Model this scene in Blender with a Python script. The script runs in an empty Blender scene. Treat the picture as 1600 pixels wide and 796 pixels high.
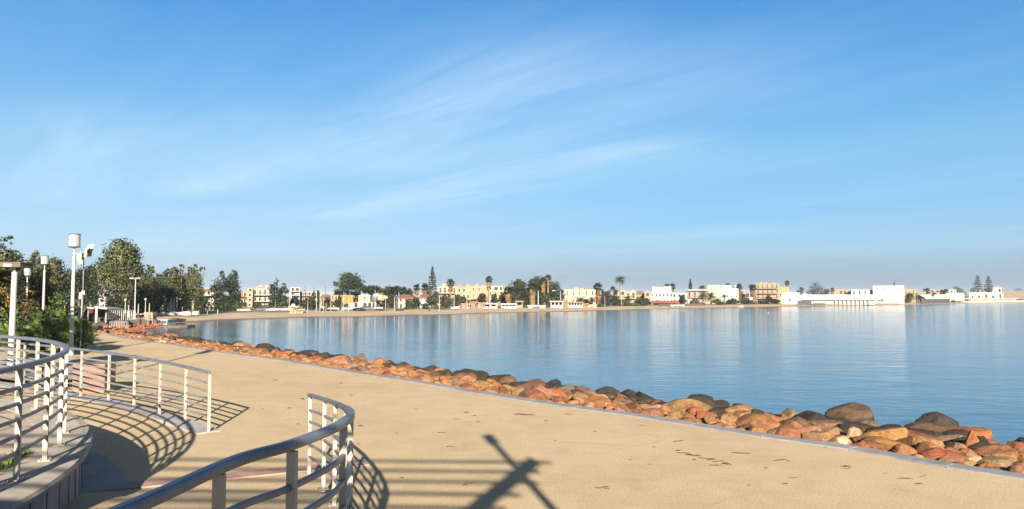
import bpy, bmesh, math, random
import numpy as np
from mathutils import Vector, Matrix, noise as mnoise

R = math.radians
random.seed(11)
rng = np.random.default_rng(11)
scene = bpy.context.scene
COL = scene.collection

# ------------------------------------------------------------------ camera
F = 1200.0                       # focal length in photo pixels (1600 wide)
CAM_Z = 2.4
HORIZON = 464.0
PITCH = math.atan((HORIZON - 398.0) / F)
cam_d = bpy.data.cameras.new('camera')
cam_d.sensor_fit = 'HORIZONTAL'
cam_d.sensor_width = 36.0
cam_d.lens = 36.0 * F / 1600.0
cam_d.clip_start = 0.05
cam_d.clip_end = 20000
cam = bpy.data.objects.new('camera', cam_d)
COL.objects.link(cam)
cam.location = (0, 0, CAM_Z)
cam.rotation_euler = (math.pi / 2 + PITCH, 0, 0)
scene.camera = cam

# ------------------------------------------------------------------ light
SUN_EL = R(19.0)
SUN_X = -0.11                    # sunlight travels along (SUN_X, 1) over the ground
COTEL = 1 / math.tan(SUN_EL)
_n = math.hypot(SUN_X, 1)
SUN_H = Vector((SUN_X / _n, 1 / _n, 0))
sun_d = bpy.data.lights.new('sun', 'SUN')
sun_d.energy = 5.0
sun_d.angle = R(0.53)
sun_d.color = (1.0, 0.87, 0.70)
sun = bpy.data.objects.new('sun', sun_d)
COL.objects.link(sun)
_dir = Vector((SUN_H.x * math.cos(SUN_EL), SUN_H.y * math.cos(SUN_EL), -math.sin(SUN_EL)))
sun.rotation_euler = _dir.to_track_quat('-Z', 'Y').to_euler()
sun.location = (0, -30, 30)

world = bpy.data.worlds.new('World')
scene.world = world
world.use_nodes = True
wt = world.node_tree
for n in list(wt.nodes):
    wt.nodes.remove(n)
WN = wt.nodes.new
WL = wt.links.new
w_out = WN('ShaderNodeOutputWorld')
w_bg = WN('ShaderNodeBackground')
w_bg.inputs['Strength'].default_value = 0.085
w_sky = WN('ShaderNodeTexSky')
w_sky.sky_type = 'NISHITA'
w_sky.sun_disc = False
w_sky.sun_elevation = SUN_EL
w_sky.sun_rotation = math.atan2(-SUN_X, -1.0)
w_sky.altitude = 0
w_sky.air_density = 1.0
w_sky.dust_density = 0.6
w_sky.ozone_density = 1.6

def wmath(op, a, b=None, c=None, clamp=False):
    n = WN('ShaderNodeMath')
    n.operation = op
    n.use_clamp = clamp
    for i, x in enumerate((a, b, c)):
        if x is None:
            continue
        if isinstance(x, (int, float)):
            n.inputs[i].default_value = x
        else:
            WL(x, n.inputs[i])
    return n.outputs[0]

w_tc = WN('ShaderNodeTexCoord')
w_sep = WN('ShaderNodeSeparateXYZ')
WL(w_tc.outputs['Generated'], w_sep.inputs[0])
_z = wmath('MAXIMUM', w_sep.outputs[2], 0.02)
px = wmath('DIVIDE', w_sep.outputs[0], _z)
py = wmath('DIVIDE', w_sep.outputs[1], _z)
# thin cirrus on a high flat layer: along / across the drift of the streaks
w_al = wmath('SUBTRACT', wmath('MULTIPLY', px, 0.6), wmath('MULTIPLY', py, 0.8))
w_ac = wmath('ADD', wmath('MULTIPLY', px, 0.8), wmath('MULTIPLY', py, 0.6))

def wnoise(xa, ya, scale, detail=4, rough=0.55, dist=0.0):
    c = WN('ShaderNodeCombineXYZ')
    WL(xa, c.inputs[0])
    WL(ya, c.inputs[1])
    n = WN('ShaderNodeTexNoise')
    n.inputs['Scale'].default_value = scale
    n.inputs['Detail'].default_value = detail
    n.inputs['Roughness'].default_value = rough
    n.inputs['Distortion'].default_value = dist
    WL(c.outputs[0], n.inputs['Vector'])
    return n.outputs['Fac']

def wband(centre, width, lo, hi, amp):
    """a long soft streak at one distance across the drift, between two places along it"""
    wob = wmath('MULTIPLY', wmath('SUBTRACT', wnoise(wmath('MULTIPLY', w_al, 0.35), w_ac, 0.7, 3), 0.5), 0.9)
    d = wmath('DIVIDE', wmath('SUBTRACT', wmath('ADD', w_ac, wob), centre), width)
    g = wmath('DIVIDE', 1.0, wmath('ADD', 1.0, wmath('MULTIPLY', d, d)))
    g = wmath('MULTIPLY', g, g)
    m1 = WN('ShaderNodeMapRange'); m1.interpolation_type = 'SMOOTHSTEP'
    m1.inputs[1].default_value = lo; m1.inputs[2].default_value = lo + 1.4
    WL(w_al, m1.inputs[0])
    m2 = WN('ShaderNodeMapRange'); m2.interpolation_type = 'SMOOTHSTEP'
    m2.inputs[1].default_value = hi - 1.2; m2.inputs[2].default_value = hi
    m2.inputs[3].default_value = 1; m2.inputs[4].default_value = 0
    WL(w_al, m2.inputs[0])
    return wmath('MULTIPLY', wmath('MULTIPLY', g, wmath('MULTIPLY', m1.outputs[0], m2.outputs[0])), amp)

fib = wnoise(wmath('MULTIPLY', w_al, 0.16), w_ac, 2.6, 6, 0.62, 0.5)
fib = wmath('MULTIPLY', wmath('SUBTRACT', fib, 0.30), 2.2, clamp=True)
patch = wnoise(wmath('MULTIPLY', w_al, 0.3), w_ac, 0.55, 3)
patch = wmath('MULTIPLY', wmath('SUBTRACT', patch, 0.42), 4.0, clamp=True)
bands = wmath('ADD', wband(1.95, 0.48, -8.5, -1.6, 0.40), wband(3.85, 0.62, -10.0, -2.6, 0.40))
bands = wmath('ADD', bands, wband(2.75, 0.60, -6.4, -1.3, 0.36))
bands = wmath('ADD', bands, wband(0.9, 0.5, -10.0, -4.0, 0.22))
bands = wmath('ADD', bands, wband(9.6, 1.0, -11, -6.0, 0.22))
veil = WN('ShaderNodeMapRange'); veil.interpolation_type = 'SMOOTHSTEP'
veil.inputs[1].default_value = 0.30; veil.inputs[2].default_value = -0.45
WL(w_sep.outputs[0], veil.inputs[0])
veil_h = WN('ShaderNodeMapRange'); veil_h.interpolation_type = 'SMOOTHSTEP'
veil_h.inputs[1].default_value = 0.27; veil_h.inputs[2].default_value = 0.02
WL(w_sep.outputs[2], veil_h.inputs[0])
veil_f = wmath('MULTIPLY', wmath('MULTIPLY', veil.outputs[0], veil_h.outputs[0]), 0.30)
cloud = wmath('ADD', wmath('MULTIPLY', bands, wmath('ADD', 0.30, wmath('MULTIPLY', fib, 0.8))),
              wmath('ADD', veil_f, wmath('MULTIPLY', wmath('MULTIPLY', fib, patch), 0.15)), clamp=True)

w_hsv = WN('ShaderNodeHueSaturation')
w_hsv.inputs['Saturation'].default_value = 1.15
w_hsv.inputs['Hue'].default_value = 0.5
# the bright band near the horizon is held back (a phone camera's sky), most where the air is thickest
w_bw = WN('ShaderNodeRGBToBW')
WL(w_sky.outputs[0], w_bw.inputs[0])
w_k = wmath('DIVIDE', 2.0, wmath('ADD', 1.0, wmath('MULTIPLY', w_bw.outputs[0], 0.36)))
w_cmp = WN('ShaderNodeVectorMath')
w_cmp.operation = 'SCALE'
WL(w_sky.outputs[0], w_cmp.inputs[0])
WL(w_k, w_cmp.inputs['Scale'])
w_tint = WN('ShaderNodeValToRGB')
for _i, (_p, _c) in enumerate(((0.0, (0.20, 0.275, 0.60)), (0.06, (0.44, 0.55, 0.80)), (0.17, (0.475, 0.58, 0.645)), (0.35, (0.325, 0.455, 0.560)), (0.55, (0.35, 0.285, 0.255)))):
    if _i > 1:
        w_tint.color_ramp.elements.new(_p)
    w_tint.color_ramp.elements[_i].position = _p
    w_tint.color_ramp.elements[_i].color = _c + (1,)
WL(w_sep.outputs[2], w_tint.inputs[0])
w_tm = WN('ShaderNodeMix')
w_tm.data_type = 'RGBA'
w_tm.blend_type = 'MULTIPLY'
w_tm.inputs[0].default_value = 1.0
WL(w_cmp.outputs[0], w_tm.inputs[6])
WL(w_tint.outputs[0], w_tm.inputs[7])
WL(w_tm.outputs[2], w_hsv.inputs['Color'])
w_mix = WN('ShaderNodeMix')
w_mix.data_type = 'RGBA'
w_mix.inputs[7].default_value = (2.7, 3.35, 3.85, 1)
WL(cloud, w_mix.inputs[0])
WL(w_hsv.outputs[0], w_mix.inputs[6])
WL(w_mix.outputs[2], w_bg.inputs['Color'])
WL(w_bg.outputs[0], w_out.inputs['Surface'])

scene.view_settings.view_transform = 'Standard'
scene.view_settings.look = 'None'
scene.view_settings.gamma = 1
scene.view_settings.use_curve_mapping = False
scene.view_settings.exposure = 1.75
scene.cycles.max_bounces = 6
scene.cycles.caustics_reflective = False
scene.cycles.caustics_refractive = False

# ------------------------------------------------------------------ measuring
def ray(u, v):
    c, s = math.cos(PITCH), math.sin(PITCH)
    a, b = (u - 800.0) / F, (398.0 - v) / F
    return Vector((a, c - b * s, s + b * c))

def at(u, v, Y):
    d = ray(u, v)
    k = Y / d.y
    return Vector((d.x * k, Y, CAM_Z + d.z * k))

def gnd(u, v, z=0.0):
    d = ray(u, v)
    k = (z - CAM_Z) / d.z
    return Vector((d.x * k, d.y * k, z))

def proj(p):
    c, s = math.cos(PITCH), math.sin(PITCH)
    x, y, z = p[0], p[1], p[2] - CAM_Z
    f = y * c + z * s
    g = -y * s + z * c
    return 800 + F * x / f, 398 - F * g / f

def chaikin(pts, n=2):
    for _ in range(n):
        q = [pts[0]]
        for a, b in zip(pts, pts[1:]):
            q += [a * 0.75 + b * 0.25, a * 0.25 + b * 0.75]
        q.append(pts[-1])
        pts = q
    return pts

def resample(pts, step):
    """points at even steps along a polyline"""
    out, acc = [pts[0].copy()], 0.0
    for a, b in zip(pts, pts[1:]):
        L = (b - a).length
        if L < 1e-9:
            continue
        t = step - acc
        while t <= L:
            out.append(a.lerp(b, t / L))
            t += step
        acc = L - (t - step)
    return out

def catmull(pts, n=8):
    P = [pts[0] * 2 - pts[1]] + list(pts) + [pts[-1] * 2 - pts[-2]]
    out = []
    for i in range(1, len(P) - 2):
        p0, p1, p2, p3 = P[i - 1], P[i], P[i + 1], P[i + 2]
        for k in range(n):
            t = k / n
            out.append(0.5 * ((2 * p1) + (p2 - p0) * t + (2 * p0 - 5 * p1 + 4 * p2 - p3) * t * t + (3 * p1 - p0 - 3 * p2 + p3) * t ** 3))
    out.append(P[-2].copy())
    return out

# ------------------------------------------------------------------ materials
MATS = {}

class NT:
    def __init__(self, name):
        m = bpy.data.materials.new(name)
        m.use_nodes = True
        self.m = m
        self.t = m.node_tree
        for n in list(self.t.nodes):
            self.t.nodes.remove(n)
        self.out = self.N('ShaderNodeOutputMaterial')
        self.bsdf = self.N('ShaderNodeBsdfPrincipled')
        self.L(self.bsdf.outputs[0], self.out.inputs['Surface'])
        self.tc = None

    def N(self, t):
        return self.t.nodes.new(t)

    def L(self, a, b):
        self.t.links.new(a, b)

    def coord(self, which='Object', scale=None):
        if which == 'World':
            o = self.N('ShaderNodeNewGeometry').outputs['Position']
        else:
            o = self.N('ShaderNodeTexCoord').outputs[which]
        if scale is not None:
            mp = self.N('ShaderNodeMapping')
            mp.inputs['Scale'].default_value = scale
            self.L(o, mp.inputs['Vector'])
            o = mp.outputs[0]
        return o

    def noise(self, scale, detail=4, rough=0.55, co=None, dist=0.0):
        n = self.N('ShaderNodeTexNoise')
        n.inputs['Scale'].default_value = scale
        n.inputs['Detail'].default_value = detail
        n.inputs['Roughness'].default_value = rough
        n.inputs['Distortion'].default_value = dist
        if co is not None:
            self.L(co, n.inputs['Vector'])
        return n.outputs['Fac']

    def math(self, op, a, b=None, clamp=False):
        n = self.N('ShaderNodeMath')
        n.operation = op
        n.use_clamp = clamp
        for i, x in enumerate((a, b)):
            if x is None:
                continue
            if isinstance(x, (int, float)):
                n.inputs[i].default_value = x
            else:
                self.L(x, n.inputs[i])
        return n.outputs[0]

    def ramp(self, f, stops):
        n = self.N('ShaderNodeValToRGB')
        e = n.color_ramp.elements
        while len(e) < len(stops):
            e.new(0.5)
        for x, (p, c) in zip(e, stops):
            x.position = p
            x.color = tuple(c) + (1,) if len(c) == 3 else c
        self.L(f, n.inputs[0])
        return n.outputs[0]

    def mix(self, f, a, b, mode='MIX'):
        n = self.N('ShaderNodeMix')
        n.data_type = 'RGBA'
        n.blend_type = mode
        for i, x in ((0, f), (6, a), (7, b)):
            if isinstance(x, (int, float)):
                n.inputs[i].default_value = x
            elif isinstance(x, (tuple, list)):
                n.inputs[i].default_value = tuple(x) + (1,) if len(x) == 3 else tuple(x)
            else:
                self.L(x, n.inputs[i])
        return n.outputs[2]

    def bump(self, h, strength=0.3, dist=0.02):
        n = self.N('ShaderNodeBump')
        n.inputs['Strength'].default_value = strength
        n.inputs['Distance'].default_value = dist
        self.L(h, n.inputs['Height'])
        self.L(n.outputs[0], self.bsdf.inputs['Normal'])
        return n

    def done(self, color=None, rough=0.7, spec=0.5, metal=0.0):
        b = self.bsdf
        if color is not None:
            if isinstance(color, (tuple, list)):
                b.inputs['Base Color'].default_value = tuple(color) + (1,)
            else:
                self.L(color, b.inputs['Base Color'])
        if isinstance(rough, (int, float)):
            b.inputs['Roughness'].default_value = rough
        else:
            self.L(rough, b.inputs['Roughness'])
        b.inputs['Specular IOR Level'].default_value = spec
        b.inputs['Metallic'].default_value = metal
        return self.m

def M(name, col, rough=0.7, var=0.14, scale=3.0, spec=0.4, metal=0.0, bump=0.0, co='Object'):
    """a plain weathered material: colour broken up by two sizes of noise"""
    key = ('M', name)
    if key in MATS:
        return MATS[key]
    t = NT(name)
    c = t.coord(co)
    n1 = t.noise(scale, 5, 0.6, c)
    n2 = t.noise(scale * 0.17, 3, 0.5, c)
    f = t.math('ADD', t.math('MULTIPLY', n1, 0.6), t.math('MULTIPLY', n2, 0.4))
    lo = [max(0, x * (1 - var * 1.6)) for x in col]
    hi = [min(0.95, x * (1 + var)) for x in col]
    cc = t.ramp(f, [(0.32, lo), (0.5, col), (0.68, hi)])
    if bump:
        t.bump(n1, bump, 0.02)
    MATS[key] = t.done(cc, rough, spec, metal)
    return MATS[key]

def leaf_mat(name, dark, mid, light, scale=0.9):
    key = ('L', name)
    if key in MATS:
        return MATS[key]
    t = NT(name)
    oi = t.N('ShaderNodeObjectInfo')
    co = t.coord('Object')
    n1 = t.noise(scale, 3, 0.6, co)
    n2 = t.noise(scale * 9, 2, 0.5, co)
    f = t.math('ADD', t.math('MULTIPLY', n1, 0.82), t.math('MULTIPLY', n2, 0.18))
    c = t.ramp(f, [(0.34, dark), (0.5, mid), (0.66, light)])
    hs = t.N('ShaderNodeHueSaturation')
    t.L(t.math('ADD', 0.485, t.math('MULTIPLY', oi.outputs['Random'], 0.03)), hs.inputs['Hue'])
    t.L(t.math('ADD', 0.85, t.math('MULTIPLY', oi.outputs['Random'], 0.3)), hs.inputs['Value'])
    t.L(c, hs.inputs['Color'])
    m = t.done(hs.outputs[0], 0.55, 0.3)
    tr = t.N('ShaderNodeBsdfTranslucent')
    t.L(hs.outputs[0], tr.inputs['Color'])
    mx = t.N('ShaderNodeMixShader')
    mx.inputs[0].default_value = 0.25
    t.L(t.bsdf.outputs[0], mx.inputs[1])
    t.L(tr.outputs[0], mx.inputs[2])
    t.L(mx.outputs[0], t.out.inputs['Surface'])
    MATS[key] = m
    return m

# ------------------------------------------------------------------ mesh builder
class MB:
    def __init__(self):
        self.v, self.f, self.mi = [], [], []
        self.cur = 0

    def add(self, vs, fs):
        o = len(self.v)
        self.v += [tuple(x) for x in vs]
        self.f += [tuple(i + o for i in q) for q in fs]
        self.mi += [self.cur] * len(fs)
        return self

    def box(self, x0, x1, y0, y1, z0, z1, M4=None):
        vs = [Vector((x, y, z)) for z in (z0, z1) for x, y in ((x0, y0), (x1, y0), (x1, y1), (x0, y1))]
        if M4 is not None:
            vs = [M4 @ p for p in vs]
        return self.add(vs, [(3, 2, 1, 0), (4, 5, 6, 7), (0, 1, 5, 4), (1, 2, 6, 5), (2, 3, 7, 6), (3, 0, 4, 7)])

    def bar(self, a, b, w, h, up=Vector((0, 0, 1))):
        """a rectangular bar from a to b, w wide across, h deep along up"""
        a, b = Vector(a), Vector(b)
        d = (b - a).normalized()
        s = d.cross(up)
        if s.length < 1e-6:
            s = d.cross(Vector((1, 0, 0)))
        s.normalize()
        n = s.cross(d).normalized()
        vs = []
        for p in (a, b):
            for i, j in ((-1, -1), (1, -1), (1, 1), (-1, 1)):
                vs.append(p + s * (w / 2 * i) + n * (h / 2 * j))
        return self.add(vs, [(0, 3, 2, 1), (4, 5, 6, 7), (0, 1, 5, 4), (1, 2, 6, 5), (2, 3, 7, 6), (3, 0, 4, 7)])

    def tube(self, pts, rad, n=8, cap=True):
        pts = [Vector(p) for p in pts]
        rs = rad if isinstance(rad, (list, tuple)) else [rad] * len(pts)
        o = len(self.v)
        vs, fs = [], []
        ref = None
        for i, p in enumerate(pts):
            d = (pts[min(i + 1, len(pts) - 1)] - pts[max(i - 1, 0)])
            if d.length < 1e-9:
                d = Vector((0, 0, 1))
            d.normalize()
            if ref is None:
                ref = d.orthogonal().normalized()
            else:
                ref = (ref - d * ref.dot(d))
                ref = ref.normalized() if ref.length > 1e-6 else d.orthogonal().normalized()
            s = d.cross(ref)
            for k in range(n):
                a = 2 * math.pi * k / n
                vs.append(p + (ref * math.cos(a) + s * math.sin(a)) * rs[i])
        for i in range(len(pts) - 1):
            for k in range(n):
                k2 = (k + 1) % n
                fs.append((i * n + k, i * n + k2, (i + 1) * n + k2, (i + 1) * n + k))
        if cap:
            fs.append(tuple(range(n - 1, -1, -1)))
            m = (len(pts) - 1) * n
            fs.append(tuple(m + k for k in range(n)))
        return self.add(vs, fs)

    def ribbon(self, pts, w, h, cap=True):
        """a rectangular section swept along a path that stays upright"""
        pts = [Vector(p) for p in pts]
        vs, fs = [], []
        for i, p in enumerate(pts):
            d = pts[min(i + 1, len(pts) - 1)] - pts[max(i - 1, 0)]
            d.normalize()
            s = d.cross(Vector((0, 0, 1)))
            s.normalize()
            n = s.cross(d).normalized()
            for a, b in ((-1, -1), (1, -1), (1, 1), (-1, 1)):
                vs.append(p + s * (w / 2 * a) + n * (h / 2 * b))
        for i in range(len(pts) - 1):
            for k in range(4):
                k2 = (k + 1) % 4
                fs.append((i * 4 + k, i * 4 + k2, (i + 1) * 4 + k2, (i + 1) * 4 + k))
        if cap:
            fs.append((3, 2, 1, 0))
            m = (len(pts) - 1) * 4
            fs.append((m, m + 1, m + 2, m + 3))
        return self.add(vs, fs)

    def lathe(self, prof, c, n=20):
        """profile [(radius, z)] turned about a vertical axis through c"""
        vs, fs = [], []
        for r, z in prof:
            for k in range(n):
                a = 2 * math.pi * k / n
                vs.append((c[0] + r * math.cos(a), c[1] + r * math.sin(a), c[2] + z))
        for i in range(len(prof) - 1):
            for k in range(n):
                k2 = (k + 1) % n
                fs.append((i * n + k, i * n + k2, (i + 1) * n + k2, (i + 1) * n + k))
        fs.append(tuple(range(n - 1, -1, -1)))
        m = (len(prof) - 1) * n
        fs.append(tuple(m + k for k in range(n)))
        return self.add(vs, fs)

    def prism(self, poly, z0, z1):
        """a flat outline [(x, y)] given thickness from z0 to z1"""
        n = len(poly)
        vs = [(x, y, z0) for x, y in poly] + [(x, y, z1) for x, y in poly]
        fs = [tuple(range(n - 1, -1, -1)), tuple(range(n, 2 * n))]
        fs += [(i, (i + 1) % n, n + (i + 1) % n, n + i) for i in range(n)]
        return self.add(vs, fs)

    def build(self, name, mat, parent=None, smooth=False, loc=None, bevel=0.0):
        me = bpy.data.meshes.new(name)
        off = Vector((0, 0, 0))
        if loc is not None:
            off = Vector(loc)
        elif parent is not None and parent.get('_world'):
            r = parent
            off = Vector(r['_base'])
        vs = [(x - off.x, y - off.y, z - off.z) for x, y, z in self.v] if off.length > 0 else self.v
        me.from_pydata(vs, [], self.f)
        mats = mat if isinstance(mat, (list, tuple)) else [mat]
        for m in mats:
            me.materials.append(m)
        if len(mats) > 1:
            me.polygons.foreach_set('material_index', self.mi)
        if smooth:
            me.polygons.foreach_set('use_smooth', [True] * len(me.polygons))
        me.update()
        o = bpy.data.objects.new(name, me)
        COL.objects.link(o)
        if loc is not None:
            o.location = loc
        if parent is not None:
            o.parent = parent
            if parent.get('_world'):
                o['_world'] = 1
                o['_base'] = list(parent['_base'])
        if bevel:
            md = o.modifiers.new('bevel', 'BEVEL')
            md.width = bevel
            md.segments = 2
            md.limit_method = 'ANGLE'
        return o

def tag(o, label=None, cat=None, group=None, kind=None):
    if label:
        o['label'] = label
    if cat:
        o['category'] = cat
    if group:
        o['group'] = group
    if kind:
        o['kind'] = kind
    return o

def empty(name, loc, label, cat, group=None, rz=0.0, world=False):
    o = bpy.data.objects.new(name, None)
    o.empty_display_size = 0.3
    COL.objects.link(o)
    o.location = loc
    o.rotation_euler = (0, 0, rz)
    if world:                    # its parts are given in scene coordinates
        o['_world'] = 1
        o['_base'] = list(loc)
    return tag(o, label, cat, group)

def copy_tree(o, parent=None):
    c = o.copy()
    COL.objects.link(c)
    if parent is not None:
        c.parent = parent
    for ch in list(o.children):
        copy_tree(ch, c)
    return c

def raw(name, verts, faces, mats, parent=None, mi=None, smooth=False, normals=None):
    me = bpy.data.meshes.new(name)
    verts = np.asarray(verts, dtype=np.float32)
    faces = np.asarray(faces, dtype=np.int32)
    me.vertices.add(len(verts))
    me.vertices.foreach_set('co', verts.ravel())
    k = faces.shape[1]
    me.loops.add(faces.size)
    me.loops.foreach_set('vertex_index', faces.ravel())
    me.polygons.add(len(faces))
    me.polygons.foreach_set('loop_start', np.arange(0, faces.size, k, dtype=np.int32))
    try:
        me.polygons.foreach_set('loop_total', np.full(len(faces), k, dtype=np.int32))
    except Exception:
        pass
    for m in (mats if isinstance(mats, (list, tuple)) else [mats]):
        me.materials.append(m)
    if mi is not None:
        me.polygons.foreach_set('material_index', mi)
    if smooth:
        me.polygons.foreach_set('use_smooth', [True] * len(faces))
    me.update(calc_edges=True)
    if normals is not None:
        me.polygons.foreach_set('use_smooth', [True] * len(faces))
        me.normals_split_custom_set_from_vertices([tuple(x) for x in normals])
    else:
        me.validate()
    o = bpy.data.objects.new(name, me)
    COL.objects.link(o)
    if parent is not None:
        o.parent = parent
    return o
# ------------------------------------------------------------------ where land meets water
WATER_Z = -0.8
KERB_PX = [(1600, 750), (1450, 727.5), (1350, 707.5), (1200, 686), (1100, 670), (1000, 653), (900, 639.5), (800, 624.5),
           (650, 599), (537, 581), (430, 563), (355, 553.5), (261, 539), (209, 532), (177, 526)]
kp = [gnd(u, v) for u, v in KERB_PX]
kp = [Vector((13.5, 1.5, 0)), Vector((9.6, 6.4, 0))] + kp
kp += [Vector((-26.6, 50.5, 0))]
KERB = resample(catmull(kp, 8), 0.5)

def normal_at(path, i):
    d = path[min(i + 2, len(path) - 1)] - path[max(i - 2, 0)]
    d.z = 0
    d.normalize()
    return Vector((d.y, -d.x, 0))          # to the water side

KN = [normal_at(KERB, i) for i in range(len(KERB))]
# make sure the normals point to the water (to the right / away)
if KN[10].x < 0:
    KN = [-n for n in KN]
KW = 0.32

# ------------------------------------------------------------------ promenade
def promenade_mat():
    t = NT('promenade_aggregate')
    w = t.coord('World')
    big = t.noise(0.22, 4, 0.6, w)
    mid = t.noise(1.7, 4, 0.6, w)
    fine = t.noise(38, 3, 0.7, w)
    grit = t.noise(110, 2, 0.6, w)
    f = t.math('ADD', t.math('MULTIPLY', big, 0.55), t.math('MULTIPLY', mid, 0.45))
    c = t.ramp(f, [(0.34, (0.385, 0.299, 0.189)), (0.5, (0.442, 0.350, 0.224)), (0.66, (0.484, 0.388, 0.253))])
    g = t.ramp(fine, [(0.30, (0.55, 0.50, 0.46)), (0.48, (0.98, 0.98, 0.98)), (0.7, (1.22, 1.2, 1.16))])
    c = t.mix(0.85, c, g, 'MULTIPLY')
    g2 = t.ramp(grit, [(0.33, (0.55, 0.52, 0.5)), (0.5, (1, 1, 1)), (0.68, (1.25, 1.22, 1.15))])
    c = t.mix(0.8, c, g2, 'MULTIPLY')
    # meandering lines of dust left by rain
    ln = t.noise(0.16, 3, 0.5, w, 0.8)
    ln = t.math('ABSOLUTE', t.math('SUBTRACT', ln, 0.5))
    brk = t.noise(0.9, 4, 0.6, w)
    ln = t.math('MULTIPLY', t.math('LESS_THAN', ln, 0.005), t.math('MULTIPLY', t.math('SUBTRACT', brk, 0.42), 3.0, True))
    c = t.mix(t.math('MULTIPLY', ln, 0.28), c, (0.16, 0.12, 0.08))
    vs_ = t.N('ShaderNodeTexVoronoi')
    vs_.inputs['Scale'].default_value = 2.3
    t.L(w, vs_.inputs['Vector'])
    spc = t.N('ShaderNodeSeparateColor')
    t.L(vs_.outputs['Color'], spc.inputs[0])
    rad = t.math('MULTIPLY', t.math('MULTIPLY', spc.outputs[0], spc.outputs[0]), 0.055)
    dot = t.math('MULTIPLY', t.math('LESS_THAN', vs_.outputs['Distance'], rad), t.math('GREATER_THAN', spc.outputs[1], 0.45))
    c = t.mix(t.math('MULTIPLY', dot, 0.65), c, (0.13, 0.09, 0.055))
    # scuffed darker patches
    st = t.noise(0.55, 6, 0.65, w, 0.4)
    c = t.mix(t.math('MULTIPLY', t.math('SUBTRACT', st, 0.56), 2.2, True), c, (0.30, 0.235, 0.16))
    t.bump(t.math('ADD', t.math('MULTIPLY', fine, 0.7), t.math('MULTIPLY', grit, 0.6)), 0.55, 0.012)
    return t.done(c, 0.9, 0.25)

PROM = promenade_mat()
inner = [p.copy() for p in KERB]
poly = [(p.x, p.y) for p in inner] + [(-30, 54), (-60, 62), (-60, -12), (13.5, -12)]
bm = bmesh.new()
vs = [bm.verts.new((x, y, 0)) for x, y in poly]
fc = bm.faces.new(vs)
bmesh.ops.triangulate(bm, faces=[fc])
bmesh.ops.recalc_face_normals(bm, faces=bm.faces)
for f_ in bm.faces:
    if f_.normal.z < 0:
        f_.normal_flip()
me = bpy.data.meshes.new('promenade')
bm.to_mesh(me)
bm.free()
me.materials.append(PROM)
o = bpy.data.objects.new('promenade', me)
COL.objects.link(o)
tag(o, kind='structure')

# kerb of dressed grey stone slabs with open joints
KERB_M = M('kerb_stone', (0.205, 0.20, 0.215), 0.8, 0.26, 3.5, bump=0.3)
mb = MB()
step = 3
for i in range(0, len(KERB) - step, step):
    a, b = KERB[i], KERB[i + step]
    na, nb = KN[i], KN[i + step]
    d = (b - a).normalized() * 0.010
    a, b = a + d, b - d
    zt = 0.022 + 0.004 * random.random()
    q = [a, b, b + nb * KW, a + na * KW]
    pts = [Vector((p.x, p.y, -0.35)) for p in q] + [Vector((p.x, p.y, zt)) for p in q]
    mb.add(pts, [(0, 1, 2, 3), (7, 6, 5, 4), (0, 4, 5, 1), (1, 5, 6, 2), (2, 6, 7, 3), (3, 7, 4, 0)])
o = mb.build('kerb', KERB_M)
tag(o, kind='structure')
bm = bmesh.new(); bm.from_mesh(o.data); bmesh.ops.recalc_face_normals(bm, faces=bm.faces); bm.to_mesh(o.data); bm.free()

# dark stony bed under the boulders, running down below the water
BED = M('shore_bed', (0.07, 0.05, 0.035), 0.95, 0.4, 4, bump=0.6)
offs = [(KW - 0.05, -0.16), (1.4, -0.24), (3.0, -0.40), (4.4, -0.62), (5.4, -1.10), (8, -2.0), (16, -3.2)]
V, Fc = [], []
for i, p in enumerate(KERB):
    for o_, z_ in offs:
        q = p + KN[i] * o_
        V.append((q.x, q.y, z_))
m_ = len(offs)
for i in range(len(KERB) - 1):
    for k in range(m_ - 1):
        Fc.append((i * m_ + k, i * m_ + k + 1, (i + 1) * m_ + k + 1, (i + 1) * m_ + k))
o = raw('shore_bed', V, Fc, BED, smooth=True)
tag(o, kind='structure')

# ------------------------------------------------------------------ far shore
SHORE = [(-33.5, 57), (-36, 66), (-38.5, 77), (-43, 86), (-44, 96)]          # the cove, scene x, y
SHORE = [Vector((x, y, 0)) * 0.95 for x, y in SHORE]
SH_PX = [(310, 103), (350, 112), (440, 121), (500, 125), (560, 129), (680, 143), (780, 160), (900, 177), (1000, 206), (1120, 233),
         (1220, 262), (1340, 291), (1430, 329), (1530, 400), (1600, 470), (1680, 600), (1800, 760), (2100, 1100)]
SH_PX = [(u, y * 0.945) for u, y in SH_PX]

def dir_xy(u, Y):
    return Vector(((u - 800) / F * Y, Y, 0))

def shoreY(u):
    for (a, ya), (b, yb) in zip(SH_PX, SH_PX[1:]):
        if u <= b:
            return ya + (yb - ya) * max(0, (u - a)) / (b - a)
    return SH_PX[-1][1]

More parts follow.
